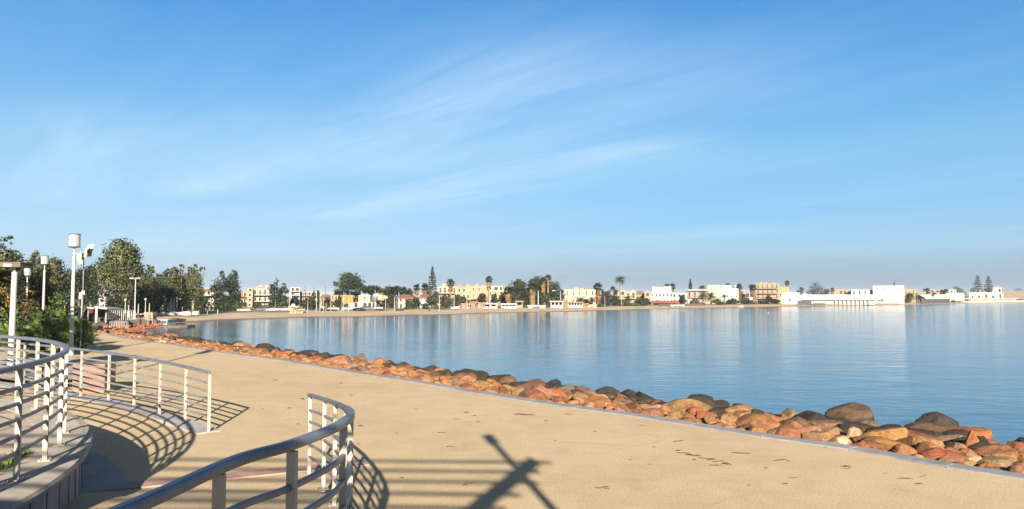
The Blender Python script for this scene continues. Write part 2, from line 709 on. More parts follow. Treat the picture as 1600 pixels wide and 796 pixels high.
for u, y in SH_PX:
    SHORE.append(dir_xy(u, y))
nc = 5
fine_shore, fine_n, fine_w = [], [], []
for i in range(len(SHORE) - 1):
    for k in range(6):
        t = k / 6
        p = SHORE[i].lerp(SHORE[i + 1], t)
        s = i + t
        if s < nc:
            n = Vector((-1, 0.15, 0)).normalized()
            w = 3 + 5 * s / nc
        else:
            n = p.normalized()
            w = 8 + min(1, (s - nc) / 3) * 15
        fine_shore.append(p)
        fine_n.append(n)
        fine_w.append(w)
V, Fc = [], []
prof = [(-14, -1.7), (-2, -0.92), (0.6, -0.77), (3.0, -0.68), (0.62, -0.44), (1.0, -0.31), (1.25, -0.25)]
for p, n, w in zip(fine_shore, fine_n, fine_w):
    for k, (a, z) in enumerate(prof):
        dd = a if k < 4 else a * w
        if k == 3:
            dd = min(3.0, w * 0.3)
        q = p + n * dd
        zz = z + 0.05 * math.sin(q.x * 0.3 + q.y * 0.17) if k >= 3 else z
        V.append((q.x, q.y, zz))
m_ = len(prof)
for i in range(len(fine_shore) - 1):
    for k in range(m_ - 1):
        Fc.append((i * m_ + k, (i + 1) * m_ + k, (i + 1) * m_ + k + 1, i * m_ + k + 1))
t = NT('beach_sand')
w_ = t.coord('World')
z_ = t.N('ShaderNodeSeparateXYZ')
t.L(w_, z_.inputs[0])
n1 = t.noise(0.25, 5, 0.6, w_)
n2 = t.noise(2.5, 4, 0.6, w_)
c_ = t.ramp(t.math('ADD', t.math('MULTIPLY', n1, 0.6), t.math('MULTIPLY', n2, 0.4)), [(0.35, (0.27, 0.21, 0.145)), (0.5, (0.36, 0.285, 0.20)), (0.65, (0.43, 0.35, 0.25))])
wet = t.math('MULTIPLY', t.math('SUBTRACT', -0.66, z_.outputs[2]), 12, True)      # wet sand by the water
c_ = t.mix(wet, c_, (0.13, 0.105, 0.08))
t.bump(n2, 0.4, 0.05)
o = raw('beach', V, Fc, t.done(c_, 0.9, 0.2), smooth=True)
tag(o, kind='structure')

# the land behind the beach out to the far distance
V, Fc = [], []
prof = [(1.2, -0.262), (1.0, -0.25), (1.0, -0.1), (1.0, 0.6), (1, 4.0)]
ext = [0, 40, 120, 600, 3000]
for p, n, w in zip(fine_shore, fine_n, fine_w):
    for (a, z), e in zip(prof, ext):
        q = p + n * (w * 1.18 + e)
        V.append((q.x, q.y, z))
m_ = len(prof)
for i in range(len(fine_shore) - 1):
    for k in range(m_ - 1):
        Fc.append((i * m_ + k, (i + 1) * m_ + k, (i + 1) * m_ + k + 1, i * m_ + k + 1))
GROUND = M('far_ground_earth', (0.17, 0.15, 0.10), 0.95, 0.3, 0.4, co='World')
o = raw('far_ground', V, Fc, GROUND, smooth=True)
tag(o, kind='structure')

# rough ground left of the promenade's end
GARD = M('garden_earth', (0.10, 0.095, 0.05), 0.95, 0.4, 1.2, co='World', bump=0.5)
mb = MB()
L0 = [Vector(p) for p in ((-26.9, 50.8, -0.5), (-29.6, 54, -0.72), (-32.4, 60, -0.80), (-35.2, 68, -0.82), (-38.2, 77, -0.82), (-42.5, 86, -0.8), (-47, 108, -0.4))]
GV, GF = [], []
for p in L0:
    f_ = min(1, max(0, (p.y - 51) / 6))
    for dx, z in ((0, p.z), (-3, -0.62), (-8, -0.52), (-13, -0.30), (-30, 0.0), (-300, 0.4)):
        GV.append((p.x + dx, p.y - dx * 0.05, z * f_ - 0.05 * (1 - f_) if dx else p.z))
for i in range(len(L0) - 1):
    for k in range(5):
        GF.append((i * 6 + k, (i + 1) * 6 + k, (i + 1) * 6 + k + 1, i * 6 + k + 1))
mb.add(GV, GF)
mb.add([(-59.9, 50, -0.04), (-59.9, -12, -0.04), (-330, -12, 0.3), (-330, 60, 0.3)], [(0, 3, 2, 1)])
o = mb.build('garden_ground', GARD)
tag(o, kind='structure')

# ------------------------------------------------------------------ water
t = NT('sea_water')
w_ = t.coord('World')
mp = t.N('ShaderNodeMapping'); mp.inputs['Scale'].default_value = (0.55, 1.0, 1); mp.inputs['Rotation'].default_value = (0, 0, R(12)); t.L(w_, mp.inputs[0])
r1 = t.noise(2.6, 3, 0.55, mp.outputs[0], 0.3)
r2 = t.noise(0.45, 3, 0.5, mp.outputs[0], 0.4)
r3 = t.noise(9.0, 2, 0.5, mp.outputs[0])
calm = t.ramp(t.noise(0.035, 3, 0.5, t.coord('World', (0.5, 1, 1))), [(0.40, (0.5,) * 3), (0.62, (1.0,) * 3)])
h = t.math('ADD', t.math('MULTIPLY', r1, 0.11), t.math('ADD', t.math('MULTIPLY', r2, 0.30), t.math('MULTIPLY', r3, 0.018)))
bn = t.N('ShaderNodeBump')
bn.inputs['Distance'].default_value = 1.0
t.L(t.math('MULTIPLY', calm, 0.24), bn.inputs['Strength'])
t.L(h, bn.inputs['Height'])
t.L(bn.outputs[0], t.bsdf.inputs['Normal'])
t.bsdf.inputs['IOR'].default_value = 1.40
m = t.done((0.026, 0.080, 0.128), 0.085, 0.5)
mb = MB()
ringr = [0, 30, 80, 200, 500, 1500, 4000, 7000]
V = [(0, 0, WATER_Z)]
Fc3 = []
nseg = 48
for r_ in ringr[1:]:
    for k in range(nseg):
        a = 2 * math.pi * k / nseg
        V.append((r_ * math.cos(a), r_ * math.sin(a), WATER_Z))
fcs = [(0, 1 + k, 1 + (k + 1) % nseg) for k in range(nseg)]
for j in range(len(ringr) - 2):
    for k in range(nseg):
        a, b = 1 + j * nseg, 1 + (j + 1) * nseg
        fcs.append((a + k, b + k, b + (k + 1) % nseg, a + (k + 1) % nseg))
mb.add(V, fcs)
o = mb.build('water', m)
tag(o, kind='structure')

# ------------------------------------------------------------------ terrace, ramps, walls
TZ = 0.71
TC = Vector((-13.6, 4.96, 0))
TR = 9.3
def arc(r, a, z=0.0):
    return Vector((TC.x + r * math.cos(R(a)), TC.y + r * math.sin(R(a)), z))

CONC = M('weathered_concrete', (0.34, 0.30, 0.25), 0.85, 0.22, 3.5, bump=0.35)
t = NT('panelled_concrete')
w_ = t.coord('Object')
n1 = t.noise(2.2, 5, 0.65, w_)
n2 = t.noise(1.2, 4, 0.6, t.coord('Object', (6, 6, 0.5)))
c_ = t.ramp(t.math('ADD', t.math('MULTIPLY', n1, 0.5), t.math('MULTIPLY', n2, 0.5)), [(0.33, (0.15, 0.12, 0.11)), (0.5, (0.30, 0.25, 0.235)), (0.66, (0.40, 0.34, 0.32))])
t.bump(n1, 0.4, 0.02)
PANEL = t.done(c_, 0.85, 0.3)
GREY = M('grey_stone_strip', (0.27, 0.25, 0.25), 0.8, 0.2, 3, bump=0.25, co='World')
PINK = M('pink_stone', (0.30, 0.185, 0.155), 0.75, 0.2, 5, bump=0.25, co='World')

# paving of the round terrace: broken grey slabs with cream bands
t = NT('terrace_paving')
w_ = t.coord('World')
vo = t.N('ShaderNodeTexVoronoi'); vo.feature = 'DISTANCE_TO_EDGE'; vo.inputs['Scale'].default_value = 0.9
t.L(w_, vo.inputs['Vector'])
vc = t.N('ShaderNodeTexVoronoi'); vc.inputs['Scale'].default_value = 0.9
t.L(w_, vc.inputs['Vector'])
n1 = t.noise(4, 5, 0.6, w_)
base = t.ramp(n1, [(0.3, (0.26, 0.23, 0.21)), (0.5, (0.36, 0.32, 0.29)), (0.7, (0.44, 0.39, 0.34))])
sp = t.N('ShaderNodeSeparateColor'); t.L(vc.outputs['Color'], sp.inputs[0])
base = t.mix(t.math('MULTIPLY', sp.outputs[0], 0.75), base, (0.42, 0.32, 0.22))
base = t.mix(t.math('MULTIPLY', t.math('SUBTRACT', sp.outputs[1], 0.45), 1.4, True), base, (0.20, 0.18, 0.17))
base = t.mix(t.math('LESS_THAN', vo.outputs['Distance'], 0.022), base, (0.14, 0.11, 0.08))
t.bump(t.math('MINIMUM', vo.outputs['Distance'], 0.03), 0.6, 0.3)
PAVE = t.done(base, 0.8, 0.3)
mb = MB()
N_ = 96
A0, A1 = -60, 300
ring_o = [arc(9.01, A0 + (A1 - A0) * k / N_, TZ - 0.01) for k in range(N_)]
mb.add([(TC.x, TC.y, TZ - 0.01)] + ring_o, [(0, 1 + k, 1 + (k + 1) % N_) for k in range(N_)])
o = mb.build('terrace_floor', PAVE)
tag(o, kind='structure')

# wall + coping round the terrace
base_w = Vector((TC.x, TC.y, 0))
wall = empty('retaining_wall', (TC.x, TC.y, 0), 'low curved concrete retaining wall carrying the round terrace, panel joints stained dark', 'wall', world=True)
mb = MB()
n_ = 120
a0_, a1_ = -50.0, 130.0
V, Fc = [], []
for k in range(n_ + 1):
    a = a0_ + (a1_ - a0_) * k / n_
    V += [arc(9.5, a, -0.05), arc(9.5, a, TZ - 0.10)]
for k in range(n_):
    Fc.append((2 * k, 2 * k + 2, 2 * k + 3, 2 * k + 1))
mb.add(V, Fc)
mb.build('wall', PANEL, wall)
mb = MB()                                   # dark panel joints cut as narrow fins standing proud
a = a0_
while a < a1_:
    p0, p1 = arc(9.502, a, 0), arc(9.506, a, 0)
    tdir = Vector((-math.sin(R(a)), math.cos(R(a)), 0))
    c = arc(9.503, a, 0)
    mb.bar(c + Vector((0, 0, -0.03)), c + Vector((0, 0, TZ - 0.11)), 0.006, 0.008, up=tdir)
    a += 2.6
mb.build('panel_joint', M('joint_dark', (0.13, 0.11, 0.10), 0.9, 0.2, 3), wall)
mb = MB()
V, Fc = [], []
sec = [(9.0, TZ - 0.1), (9.0, TZ), (9.50, TZ + 0.002), (9.60, TZ - 0.018), (9.62, TZ - 0.05), (9.60, TZ - 0.095), (9.50, TZ - 0.10)]
for k in range(n_ + 1):
    a = a0_ + (a1_ - a0_) * k / n_
    V += [arc(r_, a, z_) for r_, z_ in sec]
s_ = len(sec)
for k in range(n_):
    for j in range(s_ - 1):
        Fc.append((k * s_ + j, k * s_ + j + 1, (k + 1) * s_ + j + 1, (k + 1) * s_ + j))
mb.add(V, [tuple(reversed(q)) for q in Fc])
o = mb.build('coping', CONC, wall, smooth=False)

# grey border strip round the foot of the wall
mb = MB()
V, Fc = [], []
aa = [28 + k * 2.5 for k in range(28)]
for a in aa:
    V += [arc(9.51, a, 0.035), arc(10.02, a, 0.035), arc(10.02, a, -0.02)]
for k in range(len(aa) - 1):
    Fc += [(3 * k, 3 * k + 1, 3 * k + 4, 3 * k + 3), (3 * k + 1, 3 * k + 2, 3 * k + 5, 3 * k + 4)]
Fc.append((0, 1, 2))
mb.add(V, Fc)
o = mb.build('paving_strip', GREY)
tag(o, kind='structure')

# ---- middle handrail path (photo pixel, handrail height)
MID_PX = [(200, 796, 1.74), (365, 722, 1.735), (450, 697, 1.73), (516, 672, 1.715), (540, 658, 1.68), (548, 649.5, 1.61), (544, 640.5, 1.48),
          (526, 631.5, 1.30), (507, 624.5, 1.18), (483, 617.5, 1.12)]
mid = [gnd(u, v, z) for u, v, z in MID_PX]
mid_full = [Vector((-1.62, 0.2, 1.745)), Vector((-1.36, 1.4, 1.745))] + mid
MID = catmull(mid_full, 10)
RAIL_H = 1.05

def path_at_y(path, y):
    for a, b in zip(path, path[1:]):
        if (a.y - y) * (b.y - y) <= 0 and abs(b.y - a.y) > 1e-9:
            return a.lerp(b, (y - a.y) / (b.y - a.y))
    return path[-1] if y > path[-1].y else path[0]

# ramp that climbs from the promenade to the camera's terrace, between the curved wall and the middle railing
mb = MB()
V, Fc = [], []
ys = [2.0 + k * 0.32 for k in range(25)]
for y in ys:
    xl = TC.x + math.sqrt(max(0, 9.5 ** 2 - (y - TC.y) ** 2)) - 0.02
    p = path_at_y(MID, y)
    z = max(0.008, p.z - RAIL_H + 0.0) * (1 if y < 8.6 else max(0, (9.7 - y) / 1.1)) + 0.006
    for k in range(7):
        V.append((xl + (p.x + 0.16 - xl) * k / 6, y, z))
for i in range(len(ys) - 1):
    for k in range(6):
        Fc.append((i * 7 + k, i * 7 + k + 1, (i + 1) * 7 + k + 1, (i + 1) * 7 + k))
mb.add(V, Fc)
# side face
for i in range(len(ys) - 1):
    a, b = V[i * 7 + 6], V[(i + 1) * 7 + 6]
    mb.add([a, (a[0], a[1], -0.02), (b[0], b[1], -0.02), b], [(0, 1, 2, 3)])
o = mb.build('ramp', PROM, smooth=False)
tag(o, kind='structure')
# pink threshold strip where the ramp meets the promenade
p0, p1 = gnd(182, 762), gnd(345, 746)
dd_ = (p1 - p0).normalized()
nn_ = Vector((-dd_.y, dd_.x, 0))
p1 = p0 + dd_ * 3.2
mb = MB()
a, b = p0, p1
q = [a - nn_ * 0.18, b - nn_ * 0.18, b + nn_ * 0.18, a + nn_ * 0.18]
mb.add([(p.x, p.y, 0.016) for p in q] + [(p.x, p.y, -0.02) for p in q], [(0, 1, 2, 3), (1, 0, 4, 5), (2, 1, 5, 6), (3, 2, 6, 7), (0, 3, 7, 4)])
o = mb.build('paving_strip', PINK)
tag(o, kind='structure')

# terrace under the camera (out of the picture)
mb = MB()
mb.box(-4.2, 9.0, -7.0, 2.0, -0.05, TZ - 0.002)
o = mb.build('camera_terrace', PAVE)
tag(o, kind='structure')

# ---- far railing path
FAR_PX = [(326, 672, 580, 13.7), (289, 656, 573, 14.4), (249, 645, 564, 15.1), (209, 636, 557.6, 15.8), (169, 626.5, 551, 16.5), (126, 619, 544, 17.2), (83, 612, 540, 17.9), (37, 604, 535.5, 18.7), (-10, 596, 531, 19.5), (-60, 590, 527, 20.4)]
FAR_BASE, FAR_TOP = [], []
for u, vb, vt, Y in FAR_PX:
    b, tp = at(u, vb, Y), at(u, vt, Y)
    zz = [0.005, 0.045, 0.085, 0.12, 0.15, 0.175, 0.195, 0.21, 0.22, 0.22][len(FAR_BASE)]
    FAR_BASE.append(Vector((b.x, b.y, zz)))
    FAR_TOP.append(Vector((b.x, b.y, zz + 1.05)))
# ramp surface between the terrace wall and the far railing, with its grey edge strip
fb = resample(catmull(FAR_BASE, 6), 0.35)
mb = MB()
V, Fc = [], []
k_ = len(fb)
for i, p in enumerate(fb):
    a = 42 + 55 * i / (k_ - 1)
    q = arc(10.0, a, 0)
    d_ = fb[min(i + 1, k_ - 1)] - fb[max(i - 1, 0)]
    d_.z = 0; d_.normalize()
    s = Vector((-d_.y, d_.x, 0))
    if (q - p).dot(s) < 0:
        s = -s
    e = p + s * 0.22
    for j in range(6):
        f_ = j / 5
        x = e.lerp(q, f_)
        V.append((x.x, x.y, p.z * (1 - f_ * 0.35) * min(1.0, i / (k_ * 0.35)) + 0.005))
for i in range(k_ - 1):
    for j in range(5):
        Fc.append((i * 6 + j, i * 6 + j + 1, (i + 1) * 6 + j + 1, (i + 1) * 6 + j))
mb.add(V, Fc)
o = mb.build('side_ramp', PROM)
tag(o, kind='structure')
mb = MB()
V, Fc = [], []
for i, p in enumerate(fb):
    d_ = fb[min(i + 1, k_ - 1)] - fb[max(i - 1, 0)]
    d_.z = 0; d_.normalize()
    s = Vector((-d_.y, d_.x, 0))
    z = p.z + 0.02
    V += [(p + s * 0.22).to_tuple()[:2] + (-0.03,), (p + s * 0.22).to_tuple()[:2] + (z,), (p - s * 0.22).to_tuple()[:2] + (z,), (p - s * 0.22).to_tuple()[:2] + (-0.03,)]
for i in range(k_ - 1):
    for j in range(3):
        Fc.append((i * 4 + j, i * 4 + j + 1, (i + 1) * 4 + j + 1, (i + 1) * 4 + j))
Fc.append((0, 3, 2, 1))
mb.add(V, Fc)
o = mb.build('paving_strip', GREY)
tag(o, kind='structure')
# raised plaza behind it, with the garden bed beyond
mb = MB()
L_ = [Vector((-13.2, 20.6, 0.16)), Vector((-11.6, 22.5, 0.0)), Vector((-14.5, 27.5, 0.0)), Vector((-40, 30, 0.6)), Vector((-40, 18, 0.6)), Vector((-17, 21.6, 0.62))]
mb.add([p.to_tuple() for p in L_], [(0, 1, 2, 5), (5, 2, 3, 4)])
o = mb.build('plaza_paving', PAVE)
tag(o, kind='structure')

# ------------------------------------------------------------------ railings
t = NT('handrail_paint')
w_ = t.coord('Object')
n1 = t.noise(7, 5, 0.6, w_)
n2 = t.noise(45, 2, 0.5, w_)
c_ = t.ramp(n1, [(0.3, (0.085, 0.10, 0.13)), (0.55, (0.125, 0.14, 0.175)), (0.75, (0.17, 0.185, 0.215))])
c_ = t.mix(t.math('GREATER_THAN', n2, 0.73), c_, (0.07, 0.06, 0.055))
t.bump(n2, 0.12, 0.004)
HANDRAIL = t.done(c_, 0.42, 0.5, 0.25)
t = NT('post_paint')
w_ = t.coord('Object')
n1 = t.noise(5, 5, 0.65, w_)
n2 = t.noise(24, 3, 0.6, w_)
c_ = t.ramp(n1, [(0.3, (0.26, 0.24, 0.195)), (0.55, (0.315, 0.295, 0.25)), (0.75, (0.36, 0.34, 0.30))])
c_ = t.mix(t.math('MULTIPLY', t.math('SUBTRACT', n2, 0.60), 5.0, True), c_, (0.17, 0.105, 0.06))
n3 = t.noise(3.0, 4, 0.6, t.coord('Object', (6, 6, 0.8)))
c_ = t.mix(t.math('MULTIPLY', t.math('SUBTRACT', n3, 0.54), 2.6, True), c_, (0.20, 0.165, 0.12))
POSTP = t.done(c_, 0.5, 0.5)
t = NT('rail_paint')
w_ = t.coord('Object')
n1 = t.noise(6, 5, 0.6, w_)
c_ = t.ramp(n1, [(0.3, (0.13, 0.13, 0.14)), (0.7, (0.22, 0.22, 0.23))])
RAILP = t.done(c_, 0.45, 0.5, 0.2)

DROPS = [0.19, 0.335, 0.48, 0.63, 0.785]

def railing(name, label, top, posts, post_w=0.034, post_t=0.048, hr=(0.062, 0.05), rail=(0.03, 0.035), cat='railing', group='steel railings round the ramps', extra=0.0):
    """top: handrail centre line; posts: [(point on the line at base height)]"""
    mid_p = top[len(top) // 2]
    root = empty(name, (mid_p.x, mid_p.y, 0), label, cat, group, world=True)
    mb = MB()
    mb.ribbon(top, hr[0], hr[1])
    o = mb.build('handrail', HANDRAIL, root, bevel=0.014)
    for dz in DROPS:
        mb = MB()
        mb.ribbon([p - Vector((0, 0, dz)) for p in top], rail[0], rail[1])
        mb.build('rail', RAILP, root, bevel=0.008)
    for p, tang, ztop in posts:
        d = Vector((tang.x, tang.y, 0)).normalized()
        mb = MB()
        a = Vector((p.x, p.y, p.z - 0.03))
        b = Vector((p.x, p.y, ztop - hr[1] / 2 - 0.002))
        mb.bar(a, b, post_t, post_w, up=d)
        side = Vector((d.y, -d.x, 0))
        mb.bar(a + Vector((0, 0, 0.0295)), a + Vector((0, 0, 0.042)), 0.12, 0.11, up=d)
        for sx in (-1, 1):
            for sy in (-1, 1):
                c = a + side * (0.043 * sx) + d * (0.04 * sy)
                mb.tube([c + Vector((0, 0, 0.041)), c + Vector((0, 0, 0.054))], 0.009, 6)
        po = mb.build('post', POSTP, root, bevel=0.004)
    return root

def line_posts(top, base_pts):
    """posts under given plan points"""
    out = []
    for b in base_pts:
        j = min(range(len(top)), key=lambda i: (top[i].x - b.x) ** 2 + (top[i].y - b.y) ** 2)
        tg = top[min(j + 1, len(top) - 1)] - top[max(j - 1, 0)]
        out.append((b, tg, top[j].z))
    return out

# railing of the round terrace
top = [arc(TR, -40 + k * 1.3, TZ + 1.04) for k in range(128)]
pb = [arc(TR, 13.85 + 5.42 * k, TZ) for k in range(-9, 20)]
railing('terrace_railing', 'curved grey railing with cream posts on the raised round terrace wall', top, line_posts(top, pb))
# far railing, low on its grey strip
top = catmull(FAR_TOP, 6)
railing('ramp_railing', 'long thin railing on the grey strip between the terrace and the open path', top, line_posts(top, FAR_BASE))
# middle railing that hooks round in front of the camera
mid_posts = []
for u, v, z in [(343, 731, 1.735), (457, 695.5, 1.73), (537, 660, 1.685), (547.5, 648, 1.59), (541, 638.5, 1.45), (524, 631, 1.29), (507, 624.5, 1.18), (484.5, 618, 1.122)]:
    p = gnd(u, v, z)
    mid_posts.append(Vector((p.x, p.y, z - RAIL_H)))
mid_posts = [Vector((-1.36, 1.4, 0.70)), Vector((-1.6, 0.3, 0.70))] + mid_posts
railing('ramp_railing', 'nearest railing, blue grey handrail sweeping up and hooking back at its far end', MID, line_posts(MID, mid_posts), post_t=0.044, hr=(0.055, 0.046), rail=(0.027, 0.031))

# ------------------------------------------------------------------ behind the camera: the upper walkway whose shadow lies on the path
deck = empty('unseen_walkway', (-3.5, -2.2, 0), 'raised concrete walkway with barred railing and slanted stair edge behind the viewer', 'walkway', world=True)
mb = MB()
mb.box(-9.0, 0.62, -3.4, -0.99, 3.08, 3.32)
for x in (-8.6, -4.2, 0.2):
    mb.box(x - 0.15, x + 0.15, -2.4, -2.1, TZ - 0.02, 3.08)
mb.build('slab', CONC, deck)
for k, xr in enumerate((1.93, 1.69, 1.57, 1.26, 1.03)):
    h = 4.30 - 0.212 * k
    mb = MB()
    mb.tube([(-9.0, -0.82, h), (-4, -0.90, h), (0, -1.05, h), (xr, -1.12, h)], 0.03, 8)
    mb.build('rail', RAILP, deck)
mb = MB()
mb.bar((0.50, -1.09, 3.28), (1.72, -1.09, 4.34), 0.08, 0.19)
mb.build('shadow_board', CONC, deck)  # slanted board added to cast the diagonal shadow band
# ------------------------------------------------------------------ boulders of the sea bank
t = NT('boulder_stone')
oi = t.N('ShaderNodeObjectInfo')
co = t.coord('Object')
n1 = t.noise(2.2, 6, 0.65, co, 0.4)
n2 = t.noise(9, 4, 0.65, co)
n3 = t.noise(0.9, 3, 0.5, co)
g = t.ramp(n1, [(0.30, (0.42, 0.38, 0.35)), (0.5, (0.98, 0.96, 0.93)), (0.68, (1.38, 1.30, 1.18))])
c_ = t.mix(1.0, oi.outputs['Color'], g, 'MULTIPLY')
g2 = t.ramp(n2, [(0.34, (0.62, 0.58, 0.55)), (0.5, (1, 1, 1)), (0.7, (1.15, 1.12, 1.08))])
c_ = t.mix(0.8, c_, g2, 'MULTIPLY')
c_ = t.mix(t.math('MULTIPLY', t.math('SUBTRACT', n3, 0.56), 3.0, True), c_, (0.155, 0.066, 0.030))      # rusty staining
w_ = t.coord('World')
sz = t.N('ShaderNodeSeparateXYZ')
t.L(w_, sz.inputs[0])
nw = t.noise(1.1, 4, 0.6, w_)
tide = t.math('MULTIPLY', t.math('SUBTRACT', t.math('ADD', -0.36, t.math('MULTIPLY', t.math('SUBTRACT', nw, 0.5), 0.50)), sz.outputs[2]), 9, True)
weed = t.ramp(n2, [(0.3, (0.010, 0.009, 0.007)), (0.55, (0.026, 0.022, 0.015)), (0.75, (0.06, 0.048, 0.028))])
c_ = t.mix(t.math('MULTIPLY', tide, 0.96), c_, weed)
n4 = t.noise(24, 3, 0.7, co)
t.bump(t.math('ADD', t.math('ADD', n2, t.math('MULTIPLY', n1, 1.5)), t.math('MULTIPLY', n4, 0.5)), 0.65, 0.06)
rg = t.N('ShaderNodeMapRange')
rg.inputs[3].default_value = 0.85
rg.inputs[4].default_value = 0.42
t.L(tide, rg.inputs[0])
BOULDER = t.done(c_, rg.outputs[0], 0.35)

_bm = bmesh.new()
bmesh.ops.create_icosphere(_bm, subdivisions=4, radius=1.0)
ICO_V = np.array([v.co[:] for v in _bm.verts])
ICO_F = np.array([[l.vert.index for l in f_.loops] for f_ in _bm.faces])
_bm.free()
_bm = bmesh.new()
bmesh.ops.create_icosphere(_bm, subdivisions=2, radius=1.0)
ICO2_V = np.array([v.co[:] for v in _bm.verts])
ICO2_F = np.array([[l.vert.index for l in f_.loops] for f_ in _bm.faces])
_bm.free()

def rock_shape(seed, form, V0):
    """unit boulder: noise-swollen, then cut by a few planes with softened edges"""
    r = np.random.default_rng(seed)
    V = V0.copy()
    off = r.uniform(-50, 50, 3)
    d = np.array([mnoise.noise(Vector((v[0] * 0.9 + off[0], v[1] * 0.9 + off[1], v[2] * 0.9 + off[2]))) for v in V])
    d2 = np.array([mnoise.noise(Vector((v[0] * 2.6 + off[1], v[1] * 2.6 + off[2], v[2] * 2.6 + off[0]))) for v in V])
    V = V * (1 + 0.26 * d + 0.09 * d2)[:, None]
    ncut = {'rounded': 8, 'slab': 10, 'pointed': 10, 'blocky': 14}[form]
    lo, hi = {'rounded': (0.74, 0.92), 'slab': (0.6, 0.85), 'pointed': (0.48, 0.75), 'blocky': (0.56, 0.78)}[form]
    for k in range(ncut):
        n = r.normal(size=3)
        if form == 'pointed':
            n[2] = abs(n[2]) * 0.35 + 0.25
        n /= np.linalg.norm(n)
        h = r.uniform(lo, hi)
        s = V @ n - h
        V = V - np.where(s > 0, s * 0.95, 0)[:, None] * n[None, :]
    d3 = np.array([mnoise.noise(Vector((v[0] * 6 + off[2], v[1] * 6 + off[0], v[2] * 6 + off[1]))) for v in V])
    V = V * (1 + 0.035 * d3)[:, None]
    return V

FORMS = ['rounded'] * 9 + ['slab'] * 5 + ['blocky'] * 6 + ['pointed'] * 4
ROCK_ME = []
for i, f_ in enumerate(FORMS):
    V = rock_shape(100 + i, f_, ICO_V)
    me = bpy.data.meshes.new('rock')
    me.from_pydata([tuple(v) for v in V], [], [tuple(q) for q in ICO_F])
    me.materials.append(BOULDER)
    me.polygons.foreach_set('use_smooth', [True] * len(me.polygons))
    try:
        me.set_sharp_from_angle(angle=R(30))
    except Exception:
        pass
    me.update()
    ROCK_ME.append((f_, me))

TONES = [('ochre', (0.225, 0.115, 0.046)), ('rust red', (0.18, 0.074, 0.034)), ('tan', (0.245, 0.135, 0.070)), ('brownish', (0.215, 0.088, 0.034)),
         ('dusty', (0.20, 0.112, 0.064)), ('pale cream', (0.33, 0.245, 0.155)), ('brown', (0.11, 0.058, 0.030)), ('greyish', (0.13, 0.094, 0.066)), ('black', (0.026, 0.021, 0.015))]
TW = [0.22, 0.14, 0.20, 0.20, 0.13, 0.04, 0.05, 0.02]
GROUP_R = 'boulders of the sea bank'
ROCKS = []          # dict(o, u, v, size, tone, form, row)

def bank_z(off):
    xs = [o_[0] for o_ in offs]
    zs = [o_[1] for o_ in offs]
    return float(np.interp(off, xs, zs))

def put_rock(p, sx, sy, sz_, rz, tilt, tone, mi_, row):
    form, me = ROCK_ME[mi_]
    o = bpy.data.objects.new('rock', me)
    o.location = p
    o.rotation_euler = (tilt[0], tilt[1], rz)
    o.scale = (sx, sy, sz_)
    c = [x * random.uniform(0.86, 1.14) for x in TONES[tone][1]]
    o.color = (*c, 1)
    u, v = proj(p)
    ROCKS.append(dict(o=o, u=u, v=v, size=max(sx, sy), dist=Vector(p).length, tone=TONES[tone][0], form=form, row=row, px=max(sx, sy) / Vector(p).length, p=Vector(p), label=None))
    return ROCKS[-1]

# boulders one can pick out in the photograph: (u, v of the centre, height of the centre, half-length, half-width, half-height, yaw, tone, form, label)
SPECIAL = [
    (1322, 657, -0.52, 0.66, 0.50, 0.40, -0.2, 6, 0, 'biggest boulder of the bank, broad brown dome darkened at its seaward side'),
    (1464, 665, -0.72, 0.55, 0.42, 0.30, 0.3, 8, 3, 'wet black boulder lying alone in the water off the right end'),
    (1518, 706, -0.18, 0.24, 0.20, 0.44, 0.2, 0, 20, 'upright pointed ochre boulder standing beside the kerb near the right edge'),
    (1333, 688, -0.14, 0.20, 0.17, 0.24, 0.4, 5, 21, 'small pale cream wedge standing against the kerb below the big brown dome'),
    (1390, 702, -0.12, 0.48, 0.27, 0.19, -0.5, 0, 10, 'long ochre slab lying along the kerb right of the pale cream wedge'),
    (1432, 690, -0.12, 0.42, 0.26, 0.24, -0.75, 1, 12, 'leaning rust red slab with a flat tilted face behind the long ochre slab'),
    (1275, 664, -0.34, 0.38, 0.25, 0.17, -0.2, 1, 4, 'flat bright rust red boulder left of the biggest brown dome'),
    (1235, 662, -0.30, 0.28, 0.22, 0.20, 0.3, 0, 5, 'smooth egg-shaped ochre boulder in the bank under the peach apartment block'),
    (1160, 650, -0.22, 0.42, 0.30, 0.24, -0.1, 0, 6, 'wide loaf-shaped yellow ochre boulder under the white block with windows'),
    (1445, 676, -0.50, 0.50, 0.32, 0.24, -0.3, 6, 10, 'flat brown slab between the lone black boulder and the bank'),
    (1545, 705, -0.30, 0.40, 0.30, 0.22, 0.6, 4, 13, 'dusty tan faceted boulder right of the upright pointed one'),
    (1508, 683, -0.36, 0.52, 0.34, 0.26, -0.4, 3, 14, 'broad orange brown boulder behind the upright pointed one'),
    (1590, 722, -0.20, 0.30, 0.26, 0.24, 0.3, 1, 15, 'blocky rust red boulder cut off by the right edge of the view'),
]
taken = []
for (u, v, z, a, b, c, yw, tone, mi_, lab) in SPECIAL:
    p = gnd(u, v, z)
    r_ = put_rock(p, a, b, c, yw, (random.uniform(-.15, .15), random.uniform(-.15, .15)), tone, mi_, 9)
    r_['label'] = lab
    if tone == 6:
        r_['o'].color = (0.062, 0.040, 0.024, 1)
    taken.append((p, max(a, b)))

def fits(p, r_):
    return True or all((Vector((p.x, p.y, 0)) - Vector((q.x, q.y, 0))).length > 0.62 * (r_ + s) for q, s in taken[-260:])

